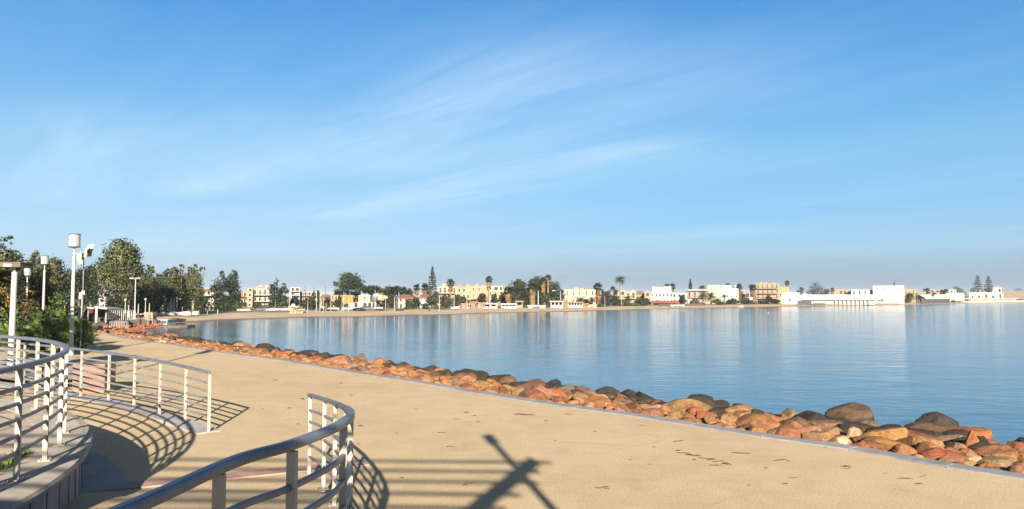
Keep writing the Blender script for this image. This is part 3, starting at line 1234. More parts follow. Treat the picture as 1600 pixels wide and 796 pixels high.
total = (len(KERB) - 1) * 0.5
rows = [(0.36, 0, 0.20), (0.72, 0, 0.225), (1.10, 0, 0.24), (1.50, 0, 0.25), (1.95, 0, 0.26), (2.4, 0, 0.27), (2.9, 0, 0.28), (3.4, 0, 0.29), (3.95, 0, 0.33), (4.55, 0, 0.34)]
RLAST = len(rows) - 1
for ri, (off, zc, rr) in enumerate(rows):
    s = 4.0 + random.random()
    while s < total - 0.5:
        i = min(int(s / 0.5), len(KERB) - 2)
        sc = math.exp(random.gauss(0, 0.24))
        r_ = rr * sc
        # smaller stones right at the kerb
        a = r_ * random.uniform(1.0, 1.45)
        b = r_ * random.uniform(0.75, 1.05)
        c = r_ * random.uniform(0.55, 0.85)
        o_ = off + KW * 0.35 + random.uniform(-0.22, 0.22)
        if ri == 0:
            o_ = KW + b * 0.78 + 0.02
        if ri == len(rows) - 1:
            o_ += random.uniform(-0.2, 0.7)
        p = KERB[i].lerp(KERB[i + 1], (s / 0.5) % 1.0) + KN[i] * o_
        p.z = bank_z(o_) + c * 0.62 + random.uniform(-0.04, 0.08)
        p.z = min(p.z, 0.05 + random.uniform(-0.05, 0.05) - 0.72 * c - 0.03 * max(0, o_ - 0.6)) if ri < RLAST - 1 else -0.34 - random.random() * 0.16 - (0.12 if ri == RLAST else 0)
        if not (ri == RLAST and random.random() < 0.4) and fits(p, a * 0.8):
            tone = random.choices(range(8), TW)[0]
            if ri >= RLAST - 1 or (ri >= RLAST - 4 and random.random() < 0.65):
                tone = 8 if random.random() < 0.82 else 6
            elif ri >= 5 and random.random() < 0.45:
                tone = random.choice([6, 6, 7, 3])
            form_w = [0.55 if f_ == 'rounded' else 1.25 if f_ != 'pointed' else 0.35 for f_ in FORMS]
            mi_ = random.choices(range(len(FORMS)), form_w)[0]
            dkerb = math.atan2(KERB[i + 1].y - KERB[i].y, KERB[i + 1].x - KERB[i].x)
            put_rock(p, a, b, c, dkerb + random.gauss(0, 0.6), (random.gauss(0, .22), random.gauss(0, .22)), tone, mi_, ri)
            if ri == 0:
                taken.append((p.copy(), a * 0.5))
        s += (a + b) * random.uniform(0.72, 1.0) * (1.0 if s < 30 else 1.1)

# the 270 that show largest are objects of their own; the small far ones are one mass
ROCKS.sort(key=lambda d: (-1 if d['label'] else 0, -d['px']))
inview = [d for d in ROCKS if -40 < d['u'] < 1640 and d['v'] < 830]
near = inview[:285]
farr = inview[285:]
ROCK_NEAR = near
for d in ROCKS:
    if d not in near and d not in farr:
        bpy.data.objects.remove(d['o'])
for d in near:
    COL.objects.link(d['o'])
    tag(d['o'], cat='boulder', group=GROUP_R)

def merge_rocks(lst, name, label, tint_mat):
    V, Fc, mi = [], [], []
    n = 0
    groups = {}
    for d in lst:
        o = d['o']
        k = random.randrange(8)
        key = ('low', d['form'], k)
        if key not in groups:
            groups[key] = rock_shape(500 + k * 7 + len(d['form']), d['form'], ICO2_V)
        Mx = Matrix.LocRotScale(o.location, o.rotation_euler, o.scale)
        A = np.array(Mx)
        P = groups[key] @ A[:3, :3].T + A[:3, 3]
        V.append(P)
        Fc.append(ICO2_F + n)
        mi.append(np.full(len(ICO2_F), [t_[0] for t_ in TONES].index(d['tone']), dtype=np.int32))
        n += len(P)
        bpy.data.objects.remove(o)
    o = raw(name, np.concatenate(V), np.concatenate(Fc), tint_mat, mi=np.concatenate(mi), smooth=False)
    tag(o, label, 'boulders', kind='stuff')
    return o

def tone_copy(name, col):
    m = BOULDER.copy()
    m.name = 'boulder_' + name.replace(' ', '_')
    for nd in list(m.node_tree.nodes):
        if nd.type == 'OBJECT_INFO':
            rgb = m.node_tree.nodes.new('ShaderNodeRGB')
            rgb.outputs[0].default_value = (*col, 1)
            for l in list(nd.outputs['Color'].links):
                m.node_tree.links.new(rgb.outputs[0], l.to_socket)
    return m
TONE_M = [tone_copy(n_, c_) for n_, c_ in TONES]
extra = []
# the bank goes on round the cove in smaller rubble
for k in range(420):
    s = random.random()
    pts = [Vector((-26.6, 50.5, 0)), Vector((-30.5, 57, 0)), Vector((-33.5, 66, 0)), Vector((-36.5, 76, 0)), Vector((-40.5, 85.5, 0))]
    q = s * (len(pts) - 1)
    i = min(int(q), len(pts) - 2)
    base = pts[i].lerp(pts[i + 1], q - i)
    o_ = random.uniform(-5.0, 1.6)
    p = base + Vector((0.92, 0.38, 0)) * o_
    c = random.uniform(0.13, 0.26)
    p.z = -0.60 - 0.035 * o_ + random.uniform(-0.04, 0.10)
    tone = random.choices([1, 6, 3, 7], [0.5, 0.25, 0.15, 0.1])[0]
    d = put_rock(p, c * 1.3, c, c * 0.7, random.random() * 6, (0, 0), tone, random.randrange(len(FORMS)), 3)
    extra.append(d)
merge_rocks(farr, 'far_boulders', 'distant end of the red boulder bank where single stones blur together', TONE_M)
RUB = M('rubble_red', (0.17, 0.066, 0.032), 0.9, 0.3, 3, bump=0.4)
RUB2 = M('rubble_tan', (0.20, 0.10, 0.052), 0.9, 0.3, 3, bump=0.4)
merge_rocks(extra, 'shore_rubble', 'rust red rubble spread over the low shore between the path and the jetty', [RUB2 if n_ in ('tan', 'brownish', 'greyish') else RUB for n_, c_ in TONES])
# ------------------------------------------------------------------ plants
def clump_leaves(blobs, clumps, per, leaf, seed, flat=0.0, spread=0.30, elong=1.0):
    """leaf quads gathered in clumps over the surface and through the volume of a set of ellipsoids"""
    r = np.random.default_rng(seed)
    vol = np.array([b[1] * b[2] + b[2] * b[3] + b[1] * b[3] for b in blobs])
    cnt = np.maximum(2, (clumps * vol / vol.sum()).astype(int))
    P, NBs = [], []
    for b, n in zip(blobs, cnt):
        d = r.normal(size=(n, 3))
        d /= np.linalg.norm(d, axis=1)[:, None]
        rad = 0.55 + 0.45 * r.random(n) ** 0.5
        rad *= r.uniform(0.86, 1.12, n)
        c = np.array(b[0])[None] + d * rad[:, None] * np.array(b[1:4])[None]
        sc = spread * min(b[1], b[2], b[3])
        m = np.maximum(3, (per * r.uniform(0.5, 1.5, n)).astype(int))
        idx = np.repeat(np.arange(n), m)
        g = r.normal(size=(m.sum(), 3)) * (sc * np.repeat(r.uniform(0.6, 1.3, n), m))[:, None]
        g[:, 2] *= 0.75
        P.append(c[idx] + g)
        gn = g / (np.linalg.norm(g, axis=1)[:, None] + 1e-6)
        NBs.append(0.75 * d[idx] + 0.55 * gn)
    P = np.concatenate(P)
    NB = np.concatenate(NBs)
    n = len(P)
    a = r.normal(size=(n, 3))
    a[:, 2] *= (1 - flat)
    a /= np.linalg.norm(a, axis=1)[:, None]
    q = r.normal(size=(n, 3))
    b_ = np.cross(a, q)
    b_ /= np.linalg.norm(b_, axis=1)[:, None]
    s = leaf * r.uniform(0.55, 1.35, n)[:, None]
    a = a * s * elong
    b_ = b_ * s * 0.62
    # leaves face outwards from the clump and the bough they grow on, so a crown is lit as a mass
    N = NB + 0.55 * r.normal(size=(n, 3))
    N /= np.linalg.norm(N, axis=1)[:, None]
    V = np.stack([P - a * 0.9, P + b_ * 0.9 - a * 0.1, P + a, P - b_ * 0.9 - a * 0.1], axis=1)
    g = np.cross(V[:, 1] - V[:, 0], V[:, 3] - V[:, 0])
    flip = (g * N).sum(1) < 0
    V[flip] = V[flip][:, ::-1]
    LAST_N[0] = np.repeat(N, 4, axis=0)
    return V.reshape(-1, 3), np.arange(4 * n).reshape(n, 4)

LAST_N = [None]
BARK = M('bark_grey', (0.10, 0.082, 0.062), 0.9, 0.3, 4, bump=0.5)
BARK_P = M('bark_pale', (0.22, 0.19, 0.155), 0.85, 0.25, 4, bump=0.3)
PALM_BARK = M('palm_bark', (0.15, 0.112, 0.08), 0.9, 0.3, 7, bump=0.5)
L_EUC = leaf_mat('leaf_eucalyptus', (0.028, 0.036, 0.017), (0.086, 0.097, 0.042), (0.170, 0.169, 0.073), 0.45)
L_DARK = leaf_mat('leaf_dark', (0.013, 0.021, 0.013), (0.036, 0.053, 0.025), (0.080, 0.100, 0.048), 0.35)
L_PINE = leaf_mat('leaf_stone_pine', (0.011, 0.020, 0.008), (0.031, 0.051, 0.018), (0.068, 0.095, 0.032), 0.3)
L_OLIVE = leaf_mat('leaf_olive', (0.023, 0.027, 0.016), (0.057, 0.061, 0.035), (0.104, 0.104, 0.056), 0.5)
L_BRIGHT = leaf_mat('leaf_bright', (0.030, 0.051, 0.011), (0.075, 0.116, 0.024), (0.135, 0.179, 0.041), 0.8)
L_GOLD = leaf_mat('leaf_golden', (0.075, 0.060, 0.021), (0.195, 0.128, 0.033), (0.360, 0.232, 0.053), 0.7)
L_NORF = leaf_mat('leaf_norfolk', (0.012, 0.020, 0.014), (0.03, 0.042, 0.026), (0.055, 0.065, 0.04), 0.5)
L_PALM = leaf_mat('leaf_palm', (0.014, 0.020, 0.010), (0.036, 0.045, 0.019), (0.07, 0.08, 0.034), 0.8)
L_FAN = leaf_mat('leaf_fan_palm', (0.027, 0.055, 0.016), (0.101, 0.160, 0.039), (0.225, 0.302, 0.088), 0.9)
L_DEAD = leaf_mat('leaf_dead_palm', (0.10, 0.058, 0.022), (0.21, 0.125, 0.045), (0.30, 0.185, 0.07), 0.8)
L_HEDGE = leaf_mat('leaf_hedge', (0.006, 0.012, 0.006), (0.015, 0.026, 0.012), (0.03, 0.045, 0.02), 0.6)
L_RUSTY = leaf_mat('leaf_rusty', (0.03, 0.02, 0.014), (0.065, 0.042, 0.027), (0.10, 0.068, 0.04), 0.6)
_seed = [1000]
def nseed():
    _seed[0] += 1
    return _seed[0]

def limb(mb, p, q, r0, r1, bend=0.1, n=6):
    p, q = Vector(p), Vector(q)
    L = (q - p).length
    m1 = p.lerp(q, 0.4) + Vector((random.gauss(0, bend), random.gauss(0, bend), random.gauss(0, bend * 0.3))) * L
    m2 = p.lerp(q, 0.75) + Vector((random.gauss(0, bend), random.gauss(0, bend), random.gauss(0, bend * 0.3))) * L * 0.6
    mb.tube([p, m1, m2, q], [r0, r0 * 0.75 + r1 * 0.25, r0 * 0.4 + r1 * 0.6, r1], n)

def tree(name, label, cat, u, vtop, Y, wpx, kind='round', leafm=None, barkm=None, zb=-0.25, vcrown=None, clumps=140, per=16, leaf=0.16, group=None, depth=None, stems=1, off=None, density=1.0):
    """u: middle of the crown in the photo; vtop: its top; wpx: its width; vcrown: bottom of the crown"""
    seed = nseed()
    r = random.Random(seed)
    base = at(u, 470, Y)
    base.z = zb
    H = at(u, vtop, Y).z - zb
    W = wpx / F * Y
    zc = 0.32 * H if vcrown is None else max(0.02, at(u, vcrown, Y).z - zb)
    D = depth or W
    root = empty(name, base, label, cat, group)
    blobs = []
    mbk = MB()
    ch = H - zc
    if kind == 'round':
        k = max(6, int(9 * density))
        for i in range(k):
            t_ = i / (k - 1)
            a = r.uniform(0, 6.28)
            zz = zc + ch * (0.16 + 0.70 * t_)
            prof = math.sin(math.pi * min(0.94, 0.22 + 0.70 * t_)) ** 0.8
            rr = W * 0.5 * prof
            s = W * r.uniform(0.19, 0.30)
            q = max(0, rr - s * 0.85)
            blobs.append(((q * math.cos(a), q * math.sin(a) * D / W, zz), s, s * min(1.2, D / W), min(s * 0.85, ch * 0.3)))
        blobs.append(((0, 0, zc + ch * 0.52), W * 0.33, D * 0.33, ch * 0.36))
        blobs.append(((r.uniform(-.1, .1) * W, 0, zc + ch * 0.80), W * 0.24, D * 0.24, ch * 0.195))
        for sx in (-1, 1):
            blobs.append(((sx * W * 0.31, r.uniform(-.1, .1) * D, zc + ch * r.uniform(0.4, 0.55)), W * 0.19, D * 0.19, ch * 0.2))
    elif kind == 'column':
        k = max(5, int(H / max(0.3, W) * 3.2))
        for i in range(k):
            t_ = i / (k - 1)
            zz = zc + ch * (0.06 + 0.86 * t_)
            rr = W * 0.5 * (0.72 + 0.28 * math.sin(2.6 * t_ + 0.4)) * (1 if t_ < 0.82 else max(0.55, (1.22 - t_) / 0.40))
            s = rr * r.uniform(0.62, 0.85)
            a = r.uniform(0, 6.28)
            blobs.append((((rr - s) * math.cos(a), (rr - s) * math.sin(a), zz), s, s, max(ch / k * 0.85, s * 0.6)))
    elif kind == 'ragged':                       # tall gum tree with separate tufts and bare twigs
        k = 12
        for i in range(k):
            t_ = (i + 0.5) / k
            zz = zc + ch * (0.05 + 0.80 * t_)
            rr = W * 0.5 * (1 - 0.35 * t_)
            s = W * r.uniform(0.15, 0.25)
            a = r.uniform(0, 6.28)
            q = max(0, rr - s)
            blobs.append(((q * math.cos(a), q * math.sin(a), zz), s, s, ch * r.uniform(0.09, 0.15)))
        for sx in (-0.28, 0.02, 0.3):
            blobs.append(((sx * W, 0, zc + ch * r.uniform(0.80, 0.93)), W * 0.12, W * 0.12, ch * 0.075))
        blobs.append(((0, 0, zc + ch * 0.4), W * 0.34, W * 0.34, ch * 0.36))
    elif kind == 'pine':
        for i in range(13):
            a = i * 2.4 + r.uniform(-.3, .3)
            q = W * 0.5 * math.sqrt((i + 0.3) / 13) * 0.80
            zz = zc + ch * (0.42 + 0.26 * (1 - (q / (W * 0.5)) ** 2) + r.uniform(-.08, .06))
            s = W * r.uniform(0.13, 0.2)
            blobs.append(((q * math.cos(a), q * math.sin(a), zz), s, s, ch * r.uniform(0.22, 0.32)))
    elif kind == 'bush':
        zc = 0
        k = max(5, int(7 * density))
        for i in range(k):
            a = r.uniform(0, 6.28)
            s = min(W, H * 2) * r.uniform(0.17, 0.26)
            x = W * r.uniform(-0.36, 0.36)
            y = D * r.uniform(-0.3, 0.3)
            fall = 1 - (abs(x) / (W * 0.5)) ** 2 * 0.6
            blobs.append(((x, y, H * fall * r.uniform(0.35, 0.62)), s, s, H * fall * r.uniform(0.30, 0.38)))
        blobs.append(((0, 0, H * 0.52), W * 0.3, D * 0.3, H * 0.46))
    V, Q = clump_leaves(blobs, clumps, per, leaf, seed, flat=0.3 if kind == 'pine' else 0, spread=0.30)
    V[:, 2] = np.maximum(V[:, 2], 0.03)
    raw('crown', V, Q, leafm or L_DARK, root, normals=LAST_N[0])
    if kind != 'bush':
        tr_ = max(0.06, min(0.35, 0.022 * H + 0.02 * W))
        for s_ in range(stems):
            ox = (s_ - (stems - 1) / 2) * W * 0.14
            topz = zc + ch * (0.55 if kind != 'pine' else 0.35)
            limb(mbk, (ox, 0, -0.1), (ox * 1.6 + r.uniform(-.05, .05) * W, 0, topz * 0.72), tr_ / math.sqrt(stems), tr_ * 0.6, 0.035)
            for b in r.sample(blobs, min(len(blobs), 7)):
                limb(mbk, (ox * 1.5, 0, topz * r.uniform(0.42, 0.72)), b[0], tr_ * 0.45, 0.02, 0.08, 5)
        if kind == 'ragged':
            for k in range(10):
                b = r.choice(blobs)
                e = Vector(b[0]) + Vector((r.gauss(0, .12) * W, 0, r.uniform(0.05, 0.16) * ch))
                limb(mbk, b[0], e, 0.03, 0.008, 0.1, 4)
    else:
        for k in range(6):
            b = r.choice(blobs)
            limb(mbk, (b[0][0] * 0.5, b[0][1] * 0.5, -0.05), b[0], 0.04, 0.012, 0.08, 5)
    mbk.build('trunk' if kind != 'bush' else 'stem', barkm or BARK, root, smooth=True)
    return root

def frond_strip(V, Q, p, az, el, L, w, droop, nseg=4, vee=0.35):
    """one feather frond: two joined strips that bend down under their own weight"""
    a = Vector((math.cos(az), math.sin(az), 0))
    s = Vector((-math.sin(az), math.cos(az), 0))
    pts = []
    ang = el
    q = Vector(p)
    for i in range(nseg + 1):
        pts.append((q.copy(), ang))
        q = q + (a * math.cos(ang) + Vector((0, 0, math.sin(ang)))) * (L / nseg)
        ang -= droop / nseg
    o = len(V)
    for i, (q, ang) in enumerate(pts):
        t_ = i / nseg
        ww = w * (0.35 + 1.2 * t_) if t_ < 0.35 else w * (1.0 - 0.85 * ((t_ - 0.35) / 0.65) ** 1.6)
        dn = Vector((a.x * math.sin(ang), a.y * math.sin(ang), -math.cos(ang)))
        V += [(q + s * ww + dn * ww * vee).to_tuple(), q.to_tuple(), (q - s * ww + dn * ww * vee).to_tuple()]
    for i in range(nseg):
        k = o + 3 * i
        Q += [(k, k + 1, k + 4, k + 3), (k + 1, k + 2, k + 5, k + 4)]

def leaflet_frond(V, Q, p, az, el, L, w, droop, n=14):
    """one feather frond with separate leaflets"""
    a = Vector((math.cos(az), math.sin(az), 0))
    s = Vector((-math.sin(az), math.cos(az), 0))
    ang = el
    q = Vector(p)
    for i in range(n):
        t_ = (i + 0.5) / n
        d = a * math.cos(ang) + Vector((0, 0, math.sin(ang)))
        q2 = q + d * (L / n)
        lw = w * (0.5 + 1.1 * t_) if t_ < 0.4 else w * (1.0 - 0.7 * (t_ - 0.4) / 0.6)
        for sg in (-1, 1):
            tip = q + d * (lw * 0.6) + s * (sg * lw) + Vector((0, 0, -lw * random.uniform(0.15, 0.6)))
            o = len(V)
            V += [q.to_tuple(), (q + d * (L / n) * 0.75).to_tuple(), (tip + d * 0.02).to_tuple(), tip.to_tuple()]
            Q.append((o, o + 1, o + 2, o + 3))
        q = q2
        ang -= droop / n

def fan_leaf(V, Q, p, d, r_, n=11, spread=2.3, fat=1.0):
    """a fan palm leaf: a sheaf of narrow blades from one point"""
    d = Vector(d).normalized()
    s = d.cross(Vector((0, 0, 1)))
    if s.length < 1e-3:
        s = Vector((1, 0, 0))
    s.normalize()
    n_ = s.cross(d)
    for i in range(n):
        a = (i / (n - 1) - 0.5) * spread
        e = d * math.cos(a) + s * math.sin(a)
        L = r_ * (1 - 0.22 * abs(a) / (spread / 2)) * random.uniform(0.88, 1.05)
        w = (s * math.cos(a) - d * math.sin(a)) * (r_ * 0.055 * fat)
        tip = Vector(p) + e * L - n_ * (0.10 * L) + Vector((0, 0, -0.05 * L))
        m = Vector(p) + e * L * 0.55 + n_ * 0.04 * L
        o = len(V)
        V += [Vector(p).to_tuple(), (m + w).to_tuple(), tip.to_tuple(), (m - w).to_tuple()]
        Q.append((o, o + 1, o + 2, o + 3))

def palm(name, label, u, vtop, Y, crown_px, kind='fan', trunk=0.22, skirt=0.0, zb=-0.25, lean=0.0, group='palms along the far beach', fr=46):
    random.seed(nseed())
    base = at(u, 470, Y)
    base.z = zb
    Rr = crown_px / 2 / F * Y * 1.12
    H = at(u, vtop, Y).z - zb
    hz = max(0.4, H - Rr * (1.05 if kind == 'fan' else 0.75))
    trunk = trunk if trunk < 0.28 else 0.28 + (trunk - 0.28) * 0.55
    root = empty(name, base, label, 'palm tree', group)
    mb = MB()
    n = 9
    pts = [Vector((lean * (i / n) ** 2, 0, hz * i / n - 0.05)) for i in range(n + 1)]
    rs = [trunk * (1.25 - 0.35 * (i / n) + (0.06 if i % 2 else 0)) for i in range(n + 1)]
    mb.tube(pts, rs, 9)
    mb.build('trunk', PALM_BARK, root)
    top = pts[-1]
    V, Q = [], []
    if kind == 'fan':
        for i in range(fr):
            az = random.uniform(0, 6.28)
            el = random.uniform(-0.75, 1.45)
            d = Vector((math.cos(az) * math.cos(el), math.sin(az) * math.cos(el), math.sin(el)))
            p = top + d * Rr * random.uniform(0.40, 0.62)
            fan_leaf(V, Q, p, d, Rr * random.uniform(0.55, 0.75), 9, 2.6, 2.2)
            o = len(V)
            s = Vector((-math.sin(az), math.cos(az), 0)) * 0.03
            V += [(top + s).to_tuple(), (top - s).to_tuple(), (p - s).to_tuple(), (p + s).to_tuple()]
            Q.append((o, o + 1, o + 2, o + 3))
    else:
        for i in range(fr):
            az = random.uniform(0, 6.28)
            el = random.uniform(-0.35, 1.4)
            leaflet_frond(V, Q, top, az, el, Rr * random.uniform(1.05, 1.45), Rr * 0.24, random.uniform(1.1, 1.9), 9)
    raw('crown', V, Q, L_PALM, root)
    if skirt:
        V, Q = [], []
        for i in range(int(40 + 36 * skirt)):
            az = random.uniform(0, 6.28)
            zz = hz - random.random() ** 1.2 * skirt * Rr * 1.6
            el = random.uniform(-1.45, -0.6)
            d = Vector((math.cos(az) * math.cos(el), math.sin(az) * math.cos(el), math.sin(el)))
            fan_leaf(V, Q, Vector((top.x, 0, zz)) + d * trunk * 0.6, d, Rr * random.uniform(0.6, 0.95), 6, 1.5, 2.2)
        raw('dead_fronds', V, Q, L_DEAD, root)
    return root

def norfolk(name, label, u, vtop, Y, wpx, zb=-0.25, gap=1.0, tiers=13, zstart=0.25, cat='pine tree', shape='cone'):
    random.seed(nseed())
    base = at(u, 470, Y)
    base.z = zb
    H = at(u, vtop, Y).z - zb
    W = wpx / F * Y / 2
    root = empty(name, base, label, cat)
    mb = MB()
    mb.tube([(0, 0, -0.1), (0, 0, H * 0.5), (0, 0, H * 0.98)], [H * 0.022, H * 0.014, H * 0.004], 8)
    V, Q = [], []
    for t_ in range(tiers):
        f_ = t_ / (tiers - 1)
        z = H * (zstart + (0.96 - zstart) * f_ ** 0.92)
        L = W * (1.0 - 0.88 * f_ ** (1.0 if shape == 'cone' else 2.2)) * random.uniform(0.8, 1.1)
        nb = 6 if f_ < 0.8 else 5
        a0 = random.random() * 6
        for k in range(nb):
            az = a0 + 6.283 * k / nb + random.gauss(0, 0.12)
            up = random.uniform(0.06, 0.25)
            LL = L * random.uniform(0.8, 1.1)
            e = Vector((math.cos(az), math.sin(az), up))
            mb.tube([(0, 0, z), e * LL * 0.6 + Vector((0, 0, z - 0.05 * LL)), e * LL + Vector((0, 0, z))], [H * 0.005, H * 0.004, H * 0.0015], 4)
            for j in range(26):
                q = random.random() ** 0.7
                p = e * LL * (0.15 + 0.9 * q) + Vector((random.gauss(0, LL * 0.10), random.gauss(0, LL * 0.10), z + random.gauss(0.02, 0.018 * H * gap)))
                s = W * random.uniform(0.08, 0.16)
                d1 = Vector((random.gauss(0, 1), random.gauss(0, 1), random.gauss(0, 0.6))).normalized() * s
                d2 = d1.cross(Vector((random.gauss(0, 1), random.gauss(0, 1), random.gauss(0, 1)))).normalized() * s * 0.55
                o = len(V)
                V += [(p - d1).to_tuple(), (p + d2).to_tuple(), (p + d1).to_tuple(), (p - d2).to_tuple()]
                Q.append((o, o + 1, o + 2, o + 3))
    mb.build('trunk', BARK, root)
    raw('branches', V, Q, L_NORF, root)
    return root

def dwarf_palm(label, u, v, Y, wpx, hpx, leafm=None, n=46):
    """a clump of fan palm leaves rising from the ground"""
    random.seed(nseed())
    base = at(u, v, Y)
    base.z = 0
    W = wpx / 2 / F * Y
    H = hpx / F * Y
    root = empty('fan_palm', base, label, 'palm', 'low fan palms in the garden bed')
    V, Q = [], []
    mb = MB()
    for i in range(n):
        az = random.uniform(0, 6.28)
        el = math.asin(random.uniform(0.02, 0.98))
        d = Vector((math.cos(az) * math.cos(el), math.sin(az) * math.cos(el), math.sin(el)))
        L = random.uniform(0.5, 0.78)
        p = Vector((d.x * W * L, d.y * W * L, 0.12 + d.z * H * L))
        st = Vector((random.gauss(0, .12) * W, random.gauss(0, .12) * W, 0.08))
        mb.tube([st, st.lerp(p, 0.6) + Vector((0, 0, 0.06)), p], [0.018, 0.013, 0.009], 4)
        dd = (p - st).normalized()
        fan_leaf(V, Q, p, dd + Vector((0, 0, -0.15)), min(W, H) * random.uniform(0.36, 0.55), 17, 2.6, 0.62)
    raw('leaves', V, Q, leafm or L_FAN, root)
    mb.build('stem', L_FAN, root)
    return root

# ------------------------------------------------------------------ street lamps and poles
WHITEP = M('white_paint', (0.34, 0.335, 0.32), 0.5, 0.10, 4)
SHADE = M('lamp_shade_white', (0.25, 0.25, 0.245), 0.45, 0.10, 9)
DARKM = M('dark_metal', (0.05, 0.05, 0.055), 0.5, 0.2, 5)
GALV = M('galvanised', (0.22, 0.22, 0.23), 0.45, 0.15, 6, metal=0.3)
WOODB = M('weathered_wood', (0.11, 0.088, 0.066), 0.8, 0.25, 6)

def drum_lamp(label, u, Y, v_top, zb=0.0, dw=0.45, dh=0.55, pole=0.075, base=None, lean=0.0, neck=0.5, group='drum headed street lamps'):
    if base is None:
        base = at(u, 470, Y)
        base.z = zb
        H = at(u, v_top, Y).z - zb
    else:
        H = v_top
    root = empty('street_lamp', base, label, 'street lamp', group)
    root.rotation_euler = (0, lean, 0)
    mb = MB()
    mb.lathe([(pole * 1.5, 0), (pole * 1.5, 0.25), (pole * 1.08, 0.32), (pole * 1.0, 1.2), (pole * 0.8, H - dh - 0.40), (pole * neck, H - dh - 0.36), (pole * neck, H - dh)], (0, 0, 0), 14)
    mb.build('pole', WHITEP, root, smooth=False)
    mb = MB()
    mb.lathe([(dw * 0.30, H - dh - 0.02), (dw * 0.52, H - dh), (dw * 0.52, H - dh + 0.03), (dw * 0.30, H - dh + 0.032)], (0, 0, 0), 20)
    mb.build('lamp_base', DARKM, root)
    mb = MB()
    n = 20
    V, Fc = [], []
    for k in range(2 * n):
        a = math.pi * k / n
        r_ = dw * (0.485 if k % 2 else 0.465)
        V += [(r_ * math.cos(a), r_ * math.sin(a), H - dh + 0.033), (r_ * math.cos(a), r_ * math.sin(a), H - 0.03)]
    for k in range(2 * n):
        k2 = (k + 1) % (2 * n)
        Fc.append((2 * k, 2 * k2, 2 * k2 + 1, 2 * k + 1))
    mb.add(V, Fc)
    mb.build('lamp_shade', SHADE, root)
    mb = MB()
    mb.lathe([(dw * 0.50, H - 0.03), (dw * 0.53, H - 0.02), (dw * 0.53, H), (dw * 0.1, H + 0.02)], (0, 0, 0), 20)
    mb.build('lamp_cap', DARKM, root)
    return root

drum_lamp('nearest tall white street lamp with a grey drum head, flags behind it', 113.5, 31.8, 366)
drum_lamp('middle white street lamp with drum head, in front of the yellowing bushes', 68, 48.5, 400)
drum_lamp('smallest drum headed street lamp, farthest back against the dark trees', 41.5, 54, 419)
# flat headed lamp on the terrace
b_ = at(20, 470, 20.0); b_.z = 0.66
H_ = at(24, 411, 20.0).z - b_.z
root = empty('street_lamp', b_, 'thick white lamp post with a flat wooden box head at the left edge', 'street lamp')
root.rotation_euler = (0, R(0.6), 0)
mb = MB()
mb.lathe([(0.085, -0.05), (0.075, 0.3), (0.068, H_ - 0.30), (0.074, H_ - 0.28), (0.074, H_ - 0.24), (0.03, H_ - 0.235), (0.03, H_ - 0.12)], (0, 0, 0), 16)
mb.build('pole', WHITEP, root)
mb = MB()
mb.box(-0.31, 0.31, -0.28, 0.28, H_ - 0.12, H_ - 0.015)
mb.build('lamp_head', WOODB, root, bevel=0.01)
mb = MB()
mb.box(-0.12, 0.10, -0.293, -0.281, H_ - 0.115, H_ - 0.03)
mb.build('lamp_glass', SHADE, root)
mb = MB()
mb.box(-0.33, 0.33, -0.30, 0.30, H_ - 0.013, H_ + 0.012)
mb.build('lamp_cap', WOODB, root)
# lamps out of view to the left and behind, whose shadows lie on the path
drum_lamp('tall drum headed lamp standing on the round terrace outside the view', 0, 0, 7.0, base=(-10.97, 12.1, TZ - 0.02), group=None)
drum_lamp('slightly leaning drum headed lamp beside the walkway behind the viewer', 0, 0, 5.27, base=(2.42, -1.3, TZ - 0.02 - 0.7), lean=-0.235, dw=0.20, dh=0.25, pole=0.066, neck=0.9, group=None)
# ------------------------------------------------------------------ buildings of the far shore
GLASS = M('dark_window', (0.025, 0.03, 0.035), 0.15, 0.3, 2, spec=0.6)
FRAME = M('window_frame', (0.25, 0.24, 0.225), 0.6, 0.1, 3)
SHUT = M('shutter_green', (0.07, 0.10, 0.07), 0.6, 0.2, 3)
TILE = M('roof_tile', (0.19, 0.080, 0.048), 0.8, 0.28, 1.5)
TILEP = M('roof_tile_pink', (0.19, 0.115, 0.09), 0.8, 0.2, 1.5)
ROOFG = M('flat_roof', (0.18, 0.17, 0.16), 0.9, 0.2, 1)
METALR = M('railing_metal', (0.22, 0.21, 0.20), 0.5, 0.1, 3)
WALLS = {}
def wall_m(name, col):
    if name not in WALLS:
        WALLS[name] = M('plaster_' + name, col, 0.9, 0.10, 0.8)
    return WALLS[name]
for n_, c_ in dict(white=(0.31, 0.305, 0.29), cream=(0.245, 0.205, 0.135), yellow=(0.240, 0.188, 0.108), orange=(0.25, 0.135, 0.038), peach=(0.235, 0.160, 0.090), pink=(0.23, 0.165, 0.14),
                   buff=(0.205, 0.17, 0.118), rose=(0.165, 0.105, 0.088), pale=(0.275, 0.25, 0.195), tan=(0.165, 0.13, 0.10), brick=(0.16, 0.088, 0.058)).items():
    wall_m(n_, c_)

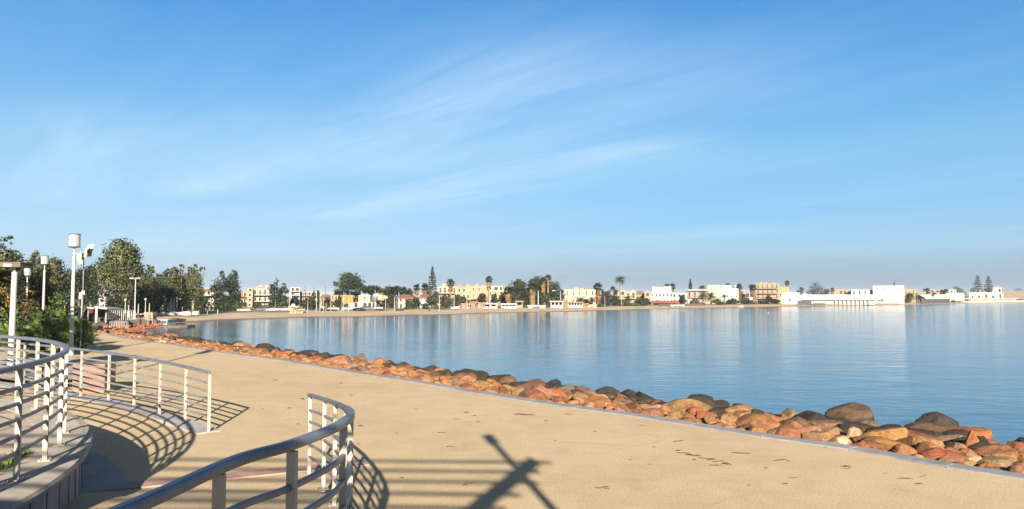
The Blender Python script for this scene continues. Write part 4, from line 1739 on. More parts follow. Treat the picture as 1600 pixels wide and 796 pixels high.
GZ = -0.30
def building(label, u0, u1, vtop, off, col, storeys=2, ncol=3, name='house', cat='house', depth=9.0, roof='flat', roofm=None, balc=(), rows=None, door=True, winw=0.42, winh=0.5,
             annex=None, zb=GZ, Y=None, hut=0, shut=0.25, group=None, yaw=0.0):
    uc = (u0 + u1) / 2
    r = random.Random(int(uc * 7 + vtop))
    Yc = Y if Y is not None else shoreY(uc) + off
    p0, p1 = at(u0, 470, Yc), at(u1, 470, Yc)
    rr = Vector((at(uc, 470, Yc).x, Yc, 0))
    th = abs(math.atan2(p1.x, p1.y) - math.atan2(p0.x, p0.y))
    W = 2 * rr.length * math.tan(th / 2)
    H = at(uc, vtop, Yc).z - zb
    root = empty(name, (rr.x, rr.y, zb), label, cat, group, rz=-math.atan2(rr.x, rr.y) + yaw)
    w = wall_m(col, None) if isinstance(col, str) else col
    hw = W / 2
    roofh = 0.0
    if roof in ('hip', 'gable'):
        roofh = min(H * 0.26, 1.6)
    Hw = H - roofh
    mb = MB()
    mb.box(-hw, hw, 0, depth, -0.3, Hw)
    if roof == 'flat':                                     # parapet on the flat roof
        t_ = 0.2
        ph = 0.35
        mb.v.clear(); mb.f.clear(); mb.mi.clear()
        mb.box(-hw, hw, 0, depth, -0.3, Hw - ph)
        mb.box(-hw, hw, 0, t_, Hw - ph, Hw)
        mb.box(-hw, hw, depth - t_, depth, Hw - ph, Hw)
        mb.box(-hw, -hw + t_, t_, depth - t_, Hw - ph, Hw)
        mb.box(hw - t_, hw, t_, depth - t_, Hw - ph, Hw)
    mb.build('wall', w, root)
    if roof == 'flat':
        mb = MB()
        mb.box(-hw + 0.2, hw - 0.2, 0.2, depth - 0.2, Hw - 0.352, Hw - 0.30)
        ro = mb.build('roof', ROOFG, root)
    else:
        mb = MB()
        e = 0.35
        if roof == 'hip':
            k = min(hw * 0.55, depth * 0.45)
            vs = [(-hw - e, -e, Hw), (hw + e, -e, Hw), (hw + e, depth + e, Hw), (-hw - e, depth + e, Hw), (-hw + k, depth / 2, H), (hw - k, depth / 2, H)]
            fs = [(0, 1, 5, 4), (1, 2, 5), (2, 3, 4, 5), (3, 0, 4), (3, 2, 1, 0)]
        else:
            vs = [(-hw - e, -e, Hw), (hw + e, -e, Hw), (hw + e, depth + e, Hw), (-hw - e, depth + e, Hw), (-hw - e, depth / 2, H), (hw + e, depth / 2, H)]
            fs = [(0, 1, 5, 4), (1, 2, 5), (2, 3, 4, 5), (3, 0, 4), (3, 2, 1, 0)]
        mb.add(vs, fs)
        mb.box(-hw - e, hw + e, -e, -e + 0.12, Hw - 0.14, Hw - 0.004)
        ro = mb.build('roof', roofm or TILE, root)
    for k in range(hut):
        x = r.uniform(-hw * 0.7, hw * 0.5)
        mb = MB()
        s = r.uniform(0.5, 1.3)
        mb.box(x, x + s, depth * 0.4, depth * 0.4 + s, Hw - 0.3, Hw + r.uniform(0.4, 0.9))
        mb.build('chimney', w, ro)
    sh = Hw / storeys
    nrow = rows if rows is not None else range(storeys)
    cw = W / max(1, ncol)
    for s_ in nrow:
        for c in range(ncol):
            if r.random() < 0.07:
                continue
            x = -hw + cw * (c + 0.5) + r.uniform(-.05, .05) * cw
            ww = min(1.7, cw * winw) * r.uniform(0.85, 1.15)
            tall = s_ in balc or (s_ == 0 and door and r.random() < 0.5)
            zb_ = s_ * sh + (0.05 * sh if tall else 0.32 * sh)
            zt = s_ * sh + (0.78 if tall else 0.32 + winh * 0.95) * sh
            mb = MB()
            f_ = 0.09
            mb.box(x - ww / 2, x + ww / 2, -0.03, -0.005, zb_, zt)
            g = 1 if r.random() > shut else 2
            mb.mi = [0] * len(mb.f)
            mb.cur = 1
            for bx in ((x - ww / 2 - f_, x - ww / 2, zb_, zt), (x + ww / 2, x + ww / 2 + f_, zb_, zt), (x - ww / 2 - f_, x + ww / 2 + f_, zt, zt + f_), (x - ww / 2 - f_ * 1.6, x + ww / 2 + f_ * 1.6, zb_ - f_, zb_)):
                mb.box(bx[0], bx[1], -0.09, -0.006, bx[2], bx[3])
            mb.build('window', [GLASS if g == 1 else SHUT, FRAME], root)
    for s_ in balc:
        mb = MB()
        z = s_ * sh
        x0, x1 = -hw + 0.08 * W, hw - 0.08 * W
        mb.box(x0, x1, -1.3, -0.10, z - 0.16, z)
        bl = mb.build('balcony', w, root)
        mb = MB()
        n_ = max(4, int((x1 - x0) / 0.45))
        for k in range(n_ + 1):
            x = x0 + (x1 - x0) * k / n_
            mb.box(x - 0.02, x + 0.02, -1.29, -1.25, z + 0.001, z + 0.9)
        mb.box(x0, x1, -1.30, -1.24, z + 0.9, z + 0.96)
        mb.build('railing', METALR, bl)
    if door and storeys > 0 and 0 in nrow:
        mb = MB()
        x = r.uniform(-hw * 0.6, hw * 0.6)
        mb.box(x, x + min(1.1, W * 0.15), -0.05, -0.012, 0, min(2.1, sh * 0.8))
        mb.build('door', M('door_wood', (0.14, 0.08, 0.05), 0.6, 0.2, 3), root)
    root['_w'] = W
    root['_h'] = Hw
    return root

def bpart(root, name, mat, boxes, parent=None):
    mb = MB()
    for b in boxes:
        mb.box(*b)
    return mb.build(name, mat, parent or root)

B = building
# left end, behind the gum trees
b = B('white villa with a red tiled eave seen in the gap between gum trees', 311, 341, 450, 62, 'white', 3, 3, roof='flat', depth=10, balc=(2,), shut=0.1)
bpart(b, 'eave', TILE, [(-b['_w'] / 2 - 0.3, b['_w'] / 2 + 0.3, -0.8, -0.004, b['_h'] - 0.55, b['_h'] - 0.15)])
B('orange tinted end block of the cream apartments, left of the yellow stair tower', 365, 386, 455, 82, 'peach', 3, 3, 'apartment_building', 'apartments', roof='flat', balc=(1, 2))
B('narrow yellow stair tower between the orange and the cream apartment blocks', 386, 394.5, 450, 81, 'yellow', 4, 1, 'stair_tower', 'tower', depth=6, door=False)
B('cream three storey apartments with long balconies right of the yellow stair tower', 395, 425, 451, 82.4, 'pale', 3, 4, 'apartment_building', 'apartments', balc=(1, 2), hut=3)
B('pinkish attic storey house peering over the cream balcony apartments', 400, 428, 448, 96, 'pink', 4, 4, 'apartment_building', 'apartments', hut=2, rows=(2, 3))
B('slender white four storey block with dark windows beside the flag masts', 454, 468, 449, 92, 'white', 5, 2, 'apartment_building', 'apartments', winw=0.6, balc=(2, 3, 4), shut=0)
B('pink terraced flats stepping down right of the slender white block', 468.5, 486, 456, 96, 'pink', 4, 3, 'apartment_building', 'apartments', balc=(1, 2, 3), hut=2)
B('far rosy apartment row showing behind the dark cypresses', 480, 512, 458.5, 150, 'pink', 4, 6, 'apartment_building', 'apartments', hut=3, rows=(2, 3))
B('low cream house with a faded pink tiled roof left of the orange palm', 500, 519, 460, 62, 'cream', 2, 3, roof='hip', roofm=TILEP)
B('bright orange gabled house just left of the dead orange palm', 517.5, 528, 461, 58, 'orange', 2, 2, roof='flat')
b = B('orange house with one pale window between two shaggy palms', 534, 552, 461.5, 56, 'orange', 2, 1, roof='flat', winw=0.2, shut=0, rows=(1,), door=False)
b = B('cream house with sloping side and one green window behind the white pavilion', 560, 578, 461.5, 55, 'pale', 2, 1, roof='flat', winw=0.2, rows=(1,), shut=1, door=False)
# white pavilion in front of the two
b = B('white beach pavilion with dark glazed bays below the orange and cream houses', 546, 588, 473.5, 42, 'white', 1, 6, 'pavilion', 'pavilion', depth=6, winw=0.7, winh=0.7, shut=0, door=False)
B('cream villa with an orange tiled roof and one dark recessed balcony', 622, 647.5, 460.5, 52, 'pale', 2, 3, roof='hip', roofm=TILE, shut=0)
B('white villa with an orange tiled roof behind the small road sign palm', 656, 673, 459.5, 58, 'white', 2, 3, roof='hip', roofm=TILE)
B('small hidden cream house between the two umbrella pines', 590, 606, 456, 120, 'cream', 3, 2, rows=(2,))
# the long pale yellow apartments
B('left wing of the long pale yellow apartments, with dark open top floor', 684, 714, 448, 84, 'cream', 3, 4, 'apartment_building', 'apartments', roof='flat', balc=(2,), hut=2)
B('middle wing of the long pale yellow apartments behind the slim fan palm', 714.5, 735, 449.5, 80, 'yellow', 3, 3, 'apartment_building', 'apartments', hut=1)
B('broad plain yellow wing of the long apartments with a small square window', 735.5, 762, 447.5, 78, 'yellow', 3, 3, 'apartment_building', 'apartments', winw=0.2, hut=2, rows=(1, 2))
b = B('right wing of the long yellow apartments, white roof terrace and open white frame', 762.5, 811, 454, 78, 'yellow', 2, 6, 'apartment_building', 'apartments', winw=0.25, hut=1)
W_, H_ = b['_w'], b['_h']
bpart(b, 'roof_terrace', wall_m('white', None), [(-W_ * 0.5, -W_ * 0.02, 0.6, 6, H_ - 0.3, H_ + 1.3)])
bpart(b, 'terrace_window', GLASS, [(-W_ * 0.30, -W_ * 0.18, 0.55, 0.59, H_ + 0.1, H_ + 1.0), (-W_ * 0.12, -W_ * 0.05, 0.55, 0.59, H_ + 0.1, H_ + 1.0)])
bpart(b, 'roof_frame', wall_m('white', None), [(W_ * 0.20, W_ * 0.23, 0.25, 0.55, H_ - 0.2, H_ + 1.2), (W_ * 0.46, W_ * 0.49, 0.25, 0.55, H_ - 0.2, H_ + 1.2), (W_ * 0.19, W_ * 0.495, 0.22, 0.58, H_ + 1.203, H_ + 1.4)])
B('distant roofs of the town beyond the yellow apartments', 690, 796, 446.5, 190, 'tan', 4, 12, 'apartment_building', 'apartments', hut=6, rows=())
# centre: white houses right of the dark grove
B('long plain white building right of the dark grove with a slanted parapet', 881, 931, 452.5, 62, 'pale', 2, 5, 'apartment_building', 'apartments', winw=0.15, hut=3)
B('grey roofed house behind the long plain white building', 897, 925, 450.5, 84, 'white', 3, 3, roof='gable', roofm=ROOFG, rows=())
b = B('yellow house with dark open loggia left of the tall slim palm', 958, 977, 453.5, 62, 'yellow', 2, 2, shut=0, winw=0.55)
B('pale yellow house with a long veranda right of the tall slim palm', 977.5, 994, 456, 60, 'cream', 2, 2, balc=(1,), hut=1)
B('low house with brown tiled roof between the yellow house and the beige block', 992, 1008, 454.5, 78, 'buff', 2, 3, roof='hip', roofm=TILEP)
B('plain beige block left of the white stepped house', 1007, 1018, 456, 66, 'buff', 2, 1)
b = B('white stepped modern house above the red awning', 1017, 1052, 457, 62, 'white', 2, 6, 'house', 'house', winw=0.3, hut=0)
W_, H_ = b['_w'], b['_h']
bpart(b, 'upper_storey', wall_m('white', None), [(-W_ * 0.44, W_ * 0.42, 1.6, 7, H_ - 0.3, H_ + 2.0)])
bpart(b, 'roof_slab', ROOFG, [(-W_ * 0.30, W_ * 0.12, 1.2, 7.4, H_ + 2.003, H_ + 2.2)])
b = B('long low restaurant front under a red awning by the sea wall', 1021, 1061, 471.0, 44, 'white', 1, 7, 'restaurant', 'restaurant', depth=7, winw=0.6, winh=0.7, shut=0)
W_, H_ = b['_w'], b['_h']
mb = MB()
mb.add([(-W_ / 2, -1.8, H_ - 0.42), (W_ / 2, -1.8, H_ - 0.42), (W_ / 2, -0.2, H_ + 0.12), (-W_ / 2, -0.2, H_ + 0.12), (-W_ / 2, -1.8, H_ - 0.58), (W_ / 2, -1.8, H_ - 0.58)], [(0, 1, 2, 3), (4, 5, 1, 0)])
mb.build('awning', M('red_awning', (0.20, 0.06, 0.045), 0.8, 0.15, 2), b)
B('white house with wide flat roof edge behind the red awning restaurant', 1050, 1073, 458.5, 66, 'white', 2, 3, shut=0.1)
b = B('pinkish house under a broad white roof slab left of the cream tower', 1073, 1107, 454.5, 62, 'pink', 2, 4, winw=0.35, balc=(1,))
W_, H_ = b['_w'], b['_h']
bpart(b, 'roof_slab', wall_m('white', None), [(-W_ * 0.46, W_ * 0.5, -1.2, 9, H_ + 0.02, H_ + 0.42)])
b = B('white ground floor bays with dark doorways under the pinkish house', 1062, 1086, 467.5, 50, 'white', 1, 5, 'house', 'house', depth=6, shut=0, winw=0.4, winh=0.75)
B('plain cream windowless block, tallest of the white houses by the date palms', 1106, 1126, 445.5, 64, 'pale', 3, 1, 'apartment_building', 'apartments', rows=())
b = B('white three storey block with two rows of small dark windows', 1126.5, 1154, 451, 63, 'white', 3, 4, 'apartment_building', 'apartments', winw=0.22, winh=0.35, shut=0, rows=(0, 1))
W_, H_ = b['_w'], b['_h']
bpart(b, 'penthouse', wall_m('white', None), [(-W_ * 0.45, W_ * 0.1, 2, 7, H_ - 0.3, H_ + 1.3), (W_ * 0.3, W_ * 0.5, 2, 5, H_ - 0.3, H_ + 1.2)])
B('narrow buff house right of the white block with rows of windows', 1157, 1170, 454, 70, 'buff', 3, 2)
b = B('white loggia house with thin columns left of the peach apartments', 1165, 1177.5, 459, 58, 'white', 2, 2, winw=0.75, winh=0.75, shut=0)
b = B('peach apartment block with two long balconies and a cream stair end', 1181, 1218, 443, 66, 'peach', 4, 5, 'apartment_building', 'apartments', winw=0.28, balc=(1, 2, 3), hut=3, shut=0.1)
B('low cream terrace wing joining the peach apartments to the white baths', 1217, 1233, 448.5, 68, 'yellow', 3, 2, 'apartment_building', 'apartments', rows=(1,))
# white bathing establishment at the water's edge
b = B('blank tall white end block of the bathing establishment with one vent', 1221, 1249, 457.5, 24, 'white', 1, 1, 'bath_house', 'bath house', depth=10, door=False, winw=0.12, winh=0.12, shut=0)
b = B('long low white bath house wall with a thin shaded ledge', 1248.5, 1366, 460.5, 17, 'white', 1, 14, 'bath_house', 'bath house', depth=9, winw=0.12, winh=0.25, shut=0, door=False, rows=())
W_, H_ = b['_w'], b['_h']
bpart(b, 'ledge', wall_m('white', None), [(-W_ * 0.46, W_ * 0.5, -0.9, -0.004, H_ * 0.42, H_ * 0.47)])
for k in range(9):
    x = -W_ * 0.02 + k * W_ * 0.055
    bpart(b, 'column', wall_m('white', None), [(x, x + 0.25, -0.85, -0.6, 0, H_ * 0.42 - 0.003)])
b = B('tall white rounded main hall of the bath house beside palms', 1364, 1413, 446.5, 20, 'white', 3, 4, 'bath_house', 'bath house', depth=14, winw=0.06, winh=0.3, rows=(2,), shut=0, door=False)
W_, H_ = b['_w'], b['_h']
bpart(b, 'front_wing', wall_m('white', None), [(-W_ * 0.65, W_ * 0.32, -6, -0.004, 0, H_ * 0.45)])
bpart(b, 'awning', M('awning_dark', (0.10, 0.09, 0.08), 0.7, 0.2, 2), [(-W_ * 0.48, -W_ * 0.40, -7.2, -6.01, H_ * 0.20, H_ * 0.23), (-W_ * 0.22, -W_ * 0.13, -7.2, -6.01, H_ * 0.20, H_ * 0.23)])
B('white upper building just behind the long bath house wall', 1330, 1366, 453, 42, 'white', 2, 4, 'house', 'house', winw=0.2)
B('cream house with flat roof peeping over the bath house wall', 1304, 1331, 452.5, 60, 'buff', 2, 4, winw=0.35, hut=2)
B('yellow house between bath house palms and the sea wall', 1413, 1431, 452, 52, 'yellow', 2, 3, winw=0.2)
B('buff house behind the rusty palms right of the yellow house', 1430, 1447, 456, 60, 'buff', 2, 3)
B('pale pink block behind the long white sea wall', 1446, 1469, 452.5, 72, 'pink', 3, 3, 'apartment_building', 'apartments')
B('long plain white wall house above the black sea defence', 1438, 1482, 460.5, 34, 'white', 1, 5, 'house', 'house', rows=(), door=False)
b = B('white gate house with two roof posts at the start of the pier', 1478, 1507, 458, 34, 'white', 1, 3, 'house', 'house', rows=(), hut=0)
B('white terrace house behind the gate house', 1474, 1495, 453, 70, 'white', 3, 4, rows=(2,))
b = B('long white house with four square dark windows above the colonnade', 1514, 1568, 457, 52, 'white', 1, 5, 'house', 'house', winw=0.22, winh=0.3, shut=0, hut=4)
B('white tower house with two chimneys between the pines and the tan wall', 1552, 1566, 449.5, 74, 'white', 2, 2, hut=2)
B('pinkish long house behind the tan wall near the right edge', 1563, 1582, 453, 96, 'pink', 2, 3, roof='hip', roofm=TILEP)
# pier colonnade, tan wall, black sea defence
def uw(u, Y, z):
    p = at(u, 470, Y)
    return Vector((p.x, p.y, z))
b = empty('colonnade', uw(1551, shoreY(1551) + 10, -0.5), 'long white pier colonnade of evenly spaced piers at the right of the bay', 'colonnade', world=True)
ups = [1518 + k * 3.55 for k in range(20)]
for u in ups:
    p = uw(u, shoreY(u) + 9, 0)
    mb = MB()
    mb.box(p.x - 0.38, p.x + 0.38, p.y - 0.3, p.y + 0.3, -0.55, at(u, 467.6, p.y).z)
    mb.build('column', wall_m('white', None), b)
mb = MB()
tp = [Vector((uw(u, shoreY(u) + 9, 0).x, shoreY(u) + 9, at(u, 466.8, shoreY(u) + 9).z)) for u in (1508, 1530, 1555, 1590)]
mb.ribbon(tp, 1.2, 0.42)
mb.build('beam', wall_m('white', None), b)
mb = MB()
tp = [Vector((uw(u, shoreY(u) + 12, 0).x, shoreY(u) + 12, -0.2)) for u in (1508, 1530, 1555, 1590, 1640)]
mb.ribbon(tp, 8, 0.9)
mb.build('deck', CONC, b)
b = empty('boundary_wall', uw(1590, 500, 0), 'plain tan wall behind the colonnade at the right edge', 'wall', world=True)
mb = MB()
mb.bar(uw(1567, shoreY(1567) + 44, at(1567, 461, shoreY(1567) + 44).z), uw(1660, shoreY(1660) + 44, at(1630, 461.5, 600).z), 0.8, 5.2)
mb.build('wall', wall_m('tan', None), b)
for lab, u0, u1, v0, v1, off in (('black rubber sea defence wall under the long white wall house', 1440, 1483, 467.5, 473, 5), ('black low barrier in front of the left part of the bath house', 1247, 1267, 470.5, 475.5, 9),
                                 ('lower dark barrier at the foot of the bath house ledge', 1271, 1288, 474.2, 476.5, 6)):
    pts = [uw(u0 + (u1 - u0) * k / 6, shoreY(u0 + (u1 - u0) * k / 6) + off, 0) for k in range(7)]
    zt, zb_ = at(u0, v0, pts[3].y).z, -0.75
    mb = MB()
    mb.ribbon([Vector((p.x, p.y, (zt + zb_) / 2)) for p in pts], 0.5, zt - zb_)
    for p in pts:
        mb.box(p.x - 0.14, p.x + 0.14, p.y - 0.36, p.y - 0.252, zb_, zt + 0.15)
    o = mb.build('sea_barrier', DARKM, loc=pts[3])
    tag(o, lab, 'barrier')

# beach huts, kiosks and bars
def hut(label, u0, u1, vt, off, col, name='beach_hut', cat='beach hut', depth=3.0, roofm=None, opening=True, slab=0.25, over=0.3):
    uc = (u0 + u1) / 2
    Y = shoreY(uc) + off
    W = (u1 - u0) / F * Y
    H = at(uc, vt, Y).z - GZ
    root = empty(name, uw(uc, Y, GZ), label, cat, rz=-math.atan2(uw(uc, Y, 0).x, Y))
    m = wall_m(col, None) if isinstance(col, str) else col
    bpart(root, 'wall', m, [(-W / 2, W / 2, 0, depth, -0.2, H - slab)])
    bpart(root, 'roof', roofm or m, [(-W / 2 - over, W / 2 + over, -over, depth + over, H - slab + 0.003, H)])
    if opening:
        bpart(root, 'door', M('door_wood', (0.14, 0.08, 0.05), 0.6, 0.2, 3), [(-W * 0.12, W * 0.14, -0.05, -0.004, 0, min(1.9, H * 0.72))])
        bpart(root, 'window', GLASS, [(W * 0.22, W * 0.40, -0.04, -0.004, H * 0.4, H * 0.7)])
    return root, W, H
r_, W_, H_ = hut('cream round topped kiosk standing on the sand, left of its twin', 453.5, 463.5, 478.5, 16, 'cream', 'kiosk', 'kiosk')
mb = MB()
mb.lathe([(W_ * 0.36, H_), (W_ * 0.34, H_ + 0.18), (W_ * 0.2, H_ + 0.36), (0.02, H_ + 0.42)], (0, 1.5, 0), 14)
mb.build('dome', WHITEP, r_)
hut('plain cream kiosk on the sand, right of the round topped one', 464.2, 473.5, 483, 16.4, 'cream', 'kiosk', 'kiosk')
hut('reddish brown beach hut with a hipped roof, tallest in its row', 735, 745, 471.5, 27, 'rose', roofm=TILEP)
hut('greyish pink beach hut left of the reddish brown one', 722.5, 734, 474.5, 27.4, 'pink')
hut('buff beach hut right of the reddish brown one', 746, 757.5, 473, 27, 'buff')
hut('grey beach store with a flat roof at the left of the hut row', 719, 722.3, 477, 29, 'tan', opening=False)
def bar(label, u0, u1, vt, off, nb, col='white', rm=None, name='beach_bar', vb=None, solid=0.0, yb=4.0):
    """an open sided bar: flat roof on posts over a low counter"""
    uc = (u0 + u1) / 2
    Y = shoreY(uc) + off
    W = (u1 - u0) / F * Y
    H = at(uc, vt, Y).z - GZ
    root = empty(name, uw(uc, Y, GZ), label, 'beach bar', rz=-math.atan2(uw(uc, Y, 0).x, Y))
    m = wall_m(col, None) if isinstance(col, str) else col
    bpart(root, 'roof', rm or m, [(-W / 2 - 0.3, W / 2 + 0.3, -0.4, yb, H - 0.28, H)])
    for k in range(nb + 1):
        x = -W / 2 + W * k / nb
        bpart(root, 'post', m, [(x - 0.12, x + 0.12, 0, 0.24, -0.1, H - 0.283)])
    bpart(root, 'counter', m, [(-W / 2 + 0.13, W / 2 - 0.13, 0.05, 0.2, -0.1, H * 0.42)])
    bpart(root, 'back_wall', DARKM, [(-W / 2 + 0.2, W / 2 - 0.2, yb - 0.5, yb - 0.3, -0.1, H - 0.285)])
    return root, W, H
bar('white framed open beach kiosk right of the hut row', 757.8, 776, 474, 27, 2)
bar('long white beach bar with a dark ribbon window left of the yellow stand', 784, 806, 474.5, 26, 4)
bar('dark open shelter between the long white bar and the pale trees', 807, 816, 470.5, 30, 1, 'buff')
r_, W_, H_ = bar('yellow and blue painted beach stand under a white roof', 826, 851, 477.3, 22, 4, 'white')
bpart(r_, 'yellow_panel', M('yellow_paint', (0.32, 0.24, 0.02), 0.6, 0.1, 3), [(-W_ * 0.36, -W_ * 0.28, -0.12, -0.01, -0.1, H_ - 0.3), (W_ * 0.25, W_ * 0.5, -0.12, -0.01, -0.1, H_ - 0.3)])
bpart(r_, 'blue_panel', M('blue_paint', (0.05, 0.05, 0.20), 0.6, 0.15, 3), [(-W_ * 0.25, W_ * 0.2, -0.1, -0.02, -0.1, H_ * 0.6)])
bar('white beach bar with dark bays left of the brick pillar', 861, 879, 470.5, 24, 3)
hut('square orange brick pillar building between the two white beach bars', 880, 887, 471.2, 23, 'brick', 'pillar', 'pillar', opening=False, over=0.1)
bar('long brown roofed beach bar with white posts right of the brick pillar', 888, 910, 472.0, 25, 5, 'white', TILEP)
hut('small orange kiosk among white beach furniture', 911, 918.5, 474.5, 22, 'orange', 'kiosk', 'kiosk')
hut('white low kiosk beside the small orange one', 919, 931, 476.5, 21, 'white', 'kiosk', 'kiosk')
for k, (u, lab) in enumerate(((1051, 'left'), (1058, 'middle'), (1066, 'right'))):
    hut(f'white boxy bathing cabin on the beach, {lab} of three before the restaurant', u - 2.2, u + 2.2, 476.5, 14, 'white', 'bathing_cabin', 'cabin')

# dark sea wall under the restaurant
pts = [uw(u, shoreY(u) + 20, 0) for u in (1030, 1045, 1060, 1080, 1098)]
mb = MB()
mb.ribbon([Vector((p.x, p.y, -0.1)) for p in pts], 0.4, 0.9)
o = mb.build('low_wall', M('dark_wall', (0.07, 0.055, 0.05), 0.8, 0.2, 1), loc=pts[2])
tag(o, 'long low dark wall on the sand below the restaurant and the pink house', 'wall')
# ------------------------------------------------------------------ trees of the far shore
def sY(u, off):
    return shoreY(u) + off

T = tree
# gum trees on the left
T('gum_tree', 'tall dark gum tree cut off by the left edge of the view', 'tree', -2, 366, 52, 44, 'ragged', L_EUC, BARK, 0, 470, 260, 16, 0.10)
T('gum_tree', 'olive green gum tree rising behind the flat headed lamp post', 'tree', 18, 392, 62, 50, 'round', L_EUC, BARK, 0, 480, 300, 16, 0.11)
T('gum_tree', 'pointed dark gum tree between the two left drum headed lamps', 'tree', 52, 392, 74, 32, 'column', L_EUC, BARK, 0, 478, 260, 16, 0.12)
T('gum_tree', 'light olive gum tree with a pale forked trunk right of the middle drum lamp', 'tree', 84, 402, 76, 40, 'round', L_EUC, BARK_P, 0, 470, 280, 16, 0.12)
T('broadleaf_tree', 'dark low tree filling the gap behind the nearest drum lamp', 'tree', 122, 417, 88, 66, 'round', L_DARK, BARK, 0, 492, 260, 16, 0.13)
T('broadleaf_tree', 'dark wide undergrowth tree below the left gum trees', 'tree', 40, 430, 58, 90, 'round', L_DARK, BARK, 0, 500, 300, 16, 0.12)
T('gum_tree', 'big round crowned gum tree standing highest right of the flags', 'tree', 187, 384, 96, 70, 'round', L_EUC, BARK, 0, 452, 620, 20, 0.16, density=1.3)
T('gum_tree', 'lower olive skirts of foliage under the big round crowned gum tree', 'tree', 188, 426, 94, 50, 'round', L_EUC, BARK, 0, 494, 300, 16, 0.13)
T('gum_tree', 'dark tree left of the big round crown, behind the white house gap', 'tree', 140, 413, 110, 30, 'round', L_DARK, BARK, 0, 480, 220, 16, 0.15)
T('gum_tree', 'gum tree with drooping olive curtain just right of the white mast lamp', 'tree', 234, 421, 112, 40, 'column', L_EUC, BARK, 0, 490, 300, 16, 0.15)
T('gum_tree', 'ragged two-topped gum tree in the middle of the left wood', 'tree', 272, 411, 114, 38, 'ragged', L_EUC, BARK_P, 0, 488, 320, 17, 0.15)
T('gum_tree', 'ragged gum tree at the right end of the wood with bare top twigs', 'tree', 303, 414, 116, 36, 'ragged', L_EUC, BARK_P, 0, 486, 320, 17, 0.14)
T('gum_tree', 'bushy lower gum tree between the two ragged ones', 'tree', 288, 428, 120, 44, 'round', L_EUC, BARK, 0, 492, 300, 16, 0.15)
for u_, v_, w_, l_ in ((118, 428, 60, 'deep dark tree at the back of the wood, behind the flags'), (212, 424, 56, 'deep dark tree at the back of the wood, right of the big crown'), (252, 430, 56, 'deep dark tree at the back of the wood, behind the right globe lamp'), (286, 437, 50, 'deep dark tree at the back of the wood, behind the yard mast'), (66, 424, 80, 'deep dark tree at the back of the wood, behind the drum lamps'), (12, 410, 60, 'deep dark tree at the back of the wood, at the left edge')):
    T('broadleaf_tree', l_, 'tree', u_, v_, 126, w_, 'round', L_DARK, BARK, -0.2, 490, 320, 17, 0.22)
T('broadleaf_tree', 'dark shaded tree at the foot of the left wood behind the jetty', 'tree', 214, 450, 106, 60, 'round', L_DARK, BARK, 0, 496, 260, 16, 0.14)
T('broadleaf_tree', 'small round green tree against the white villa', 'tree', 320, 462, 135, 16, 'round', L_EUC, BARK, -0.2, 490, 90, 14, 0.15)
T('gum_tree', 'left shaft of the twin dark columnar trees right of the white villa', 'tree', 344, 429, 146, 32, 'column', L_DARK, BARK, -0.2, 484, 220, 16, 0.17)
T('gum_tree', 'right shaft of the twin dark columnar trees, slightly taller', 'tree', 363.5, 424, 148, 28, 'column', L_DARK, BARK, -0.2, 484, 300, 16, 0.17)
T('broadleaf_tree', 'low dark green tree under the twin columnar trees', 'tree', 350, 470, 140, 40, 'round', L_DARK, BARK, -0.2, 491, 160, 14, 0.16)
T('broadleaf_tree', 'small bright green tree before the cream apartments', 'tree', 374, 470, 140, 22, 'round', L_BRIGHT, BARK, -0.2, 486, 110, 14, 0.15)
T('conifer_tree', 'tall slim dark tree right of the cream balcony apartments', 'tree', 430, 436.5, 168, 20, 'column', L_DARK, BARK, -0.2, 484, 160, 14, 0.18)
T('conifer_tree', 'shorter shaggy dark tree leaning on the tall slim one', 'tree', 441.5, 445, 166, 20, 'column', L_DARK, BARK_P, -0.2, 488, 170, 14, 0.18)
for k, (u, v, w) in enumerate(((478, 467, 14), (490, 455, 7), (497, 452, 6), (486, 462, 6))):
    T('cypress_tree', ['squat dark bush tree right of the cream kiosks', 'thin dark cypress, left of a close pair', 'thin dark cypress, right of a close pair', 'short dark cypress left of the close pair'][k], 'tree', u, v, 162 - k * 2, w, 'column', L_DARK, BARK, -0.2, 489, 90, 12, 0.18)
T('stone_pine', 'biggest umbrella pine with a bare pale forked trunk showing', 'pine tree', 544, 430, 205, 48, 'round', L_PINE, BARK_P, -0.2, 456, 330, 18, 0.20, density=1.3)
T('stone_pine', 'flat topped umbrella pine in the middle of three', 'pine tree', 580, 446, 196, 36, 'pine', L_PINE, BARK, -0.2, 464, 260, 16, 0.20)
T('stone_pine', 'wide flat umbrella pine left of the cream villa', 'pine tree', 619, 446.5, 190, 46, 'pine', L_PINE, BARK, -0.2, 466, 320, 16, 0.20)
T('broadleaf_tree', 'dark tree under the wide flat umbrella pine', 'tree', 606, 466, 178, 26, 'round', L_DARK, BARK, -0.2, 486, 140, 14, 0.17)
T('broadleaf_tree', 'brownish tree right of the white pavilion', 'tree', 590, 470, 180, 16, 'round', L_RUSTY, BARK, -0.2, 484, 90, 14, 0.16)
T('broadleaf_tree', 'dark green tree in front of the orange house', 'tree', 528, 468, 166, 16, 'round', L_DARK, BARK, -0.2, 488, 110, 14, 0.16)
T('shrub', 'dark shrub beside the pavilion, right of the green tree', 'shrub', 541, 475, 164, 14, 'bush', L_DARK, BARK, -0.2, None, 70, 12, 0.15)
palm('palm_tree', 'dead orange fan palm left of the biggest umbrella pine', 530, 451, 180, 20, 'fan', 0.30, 1.5)
palm('palm_tree', 'shaggy palm with brown skirt between orange and cream houses', 555, 453, 182, 17, 'fan', 0.35, 1.6)
palm('palm_tree', 'left of the two fan palms before the white villa', 651, 443, 196, 11, 'fan', 0.22, 0.9)
palm('palm_tree', 'right of the two fan palms before the white villa', 663.5, 442.5, 197, 11.5, 'fan', 0.22, 0.9)
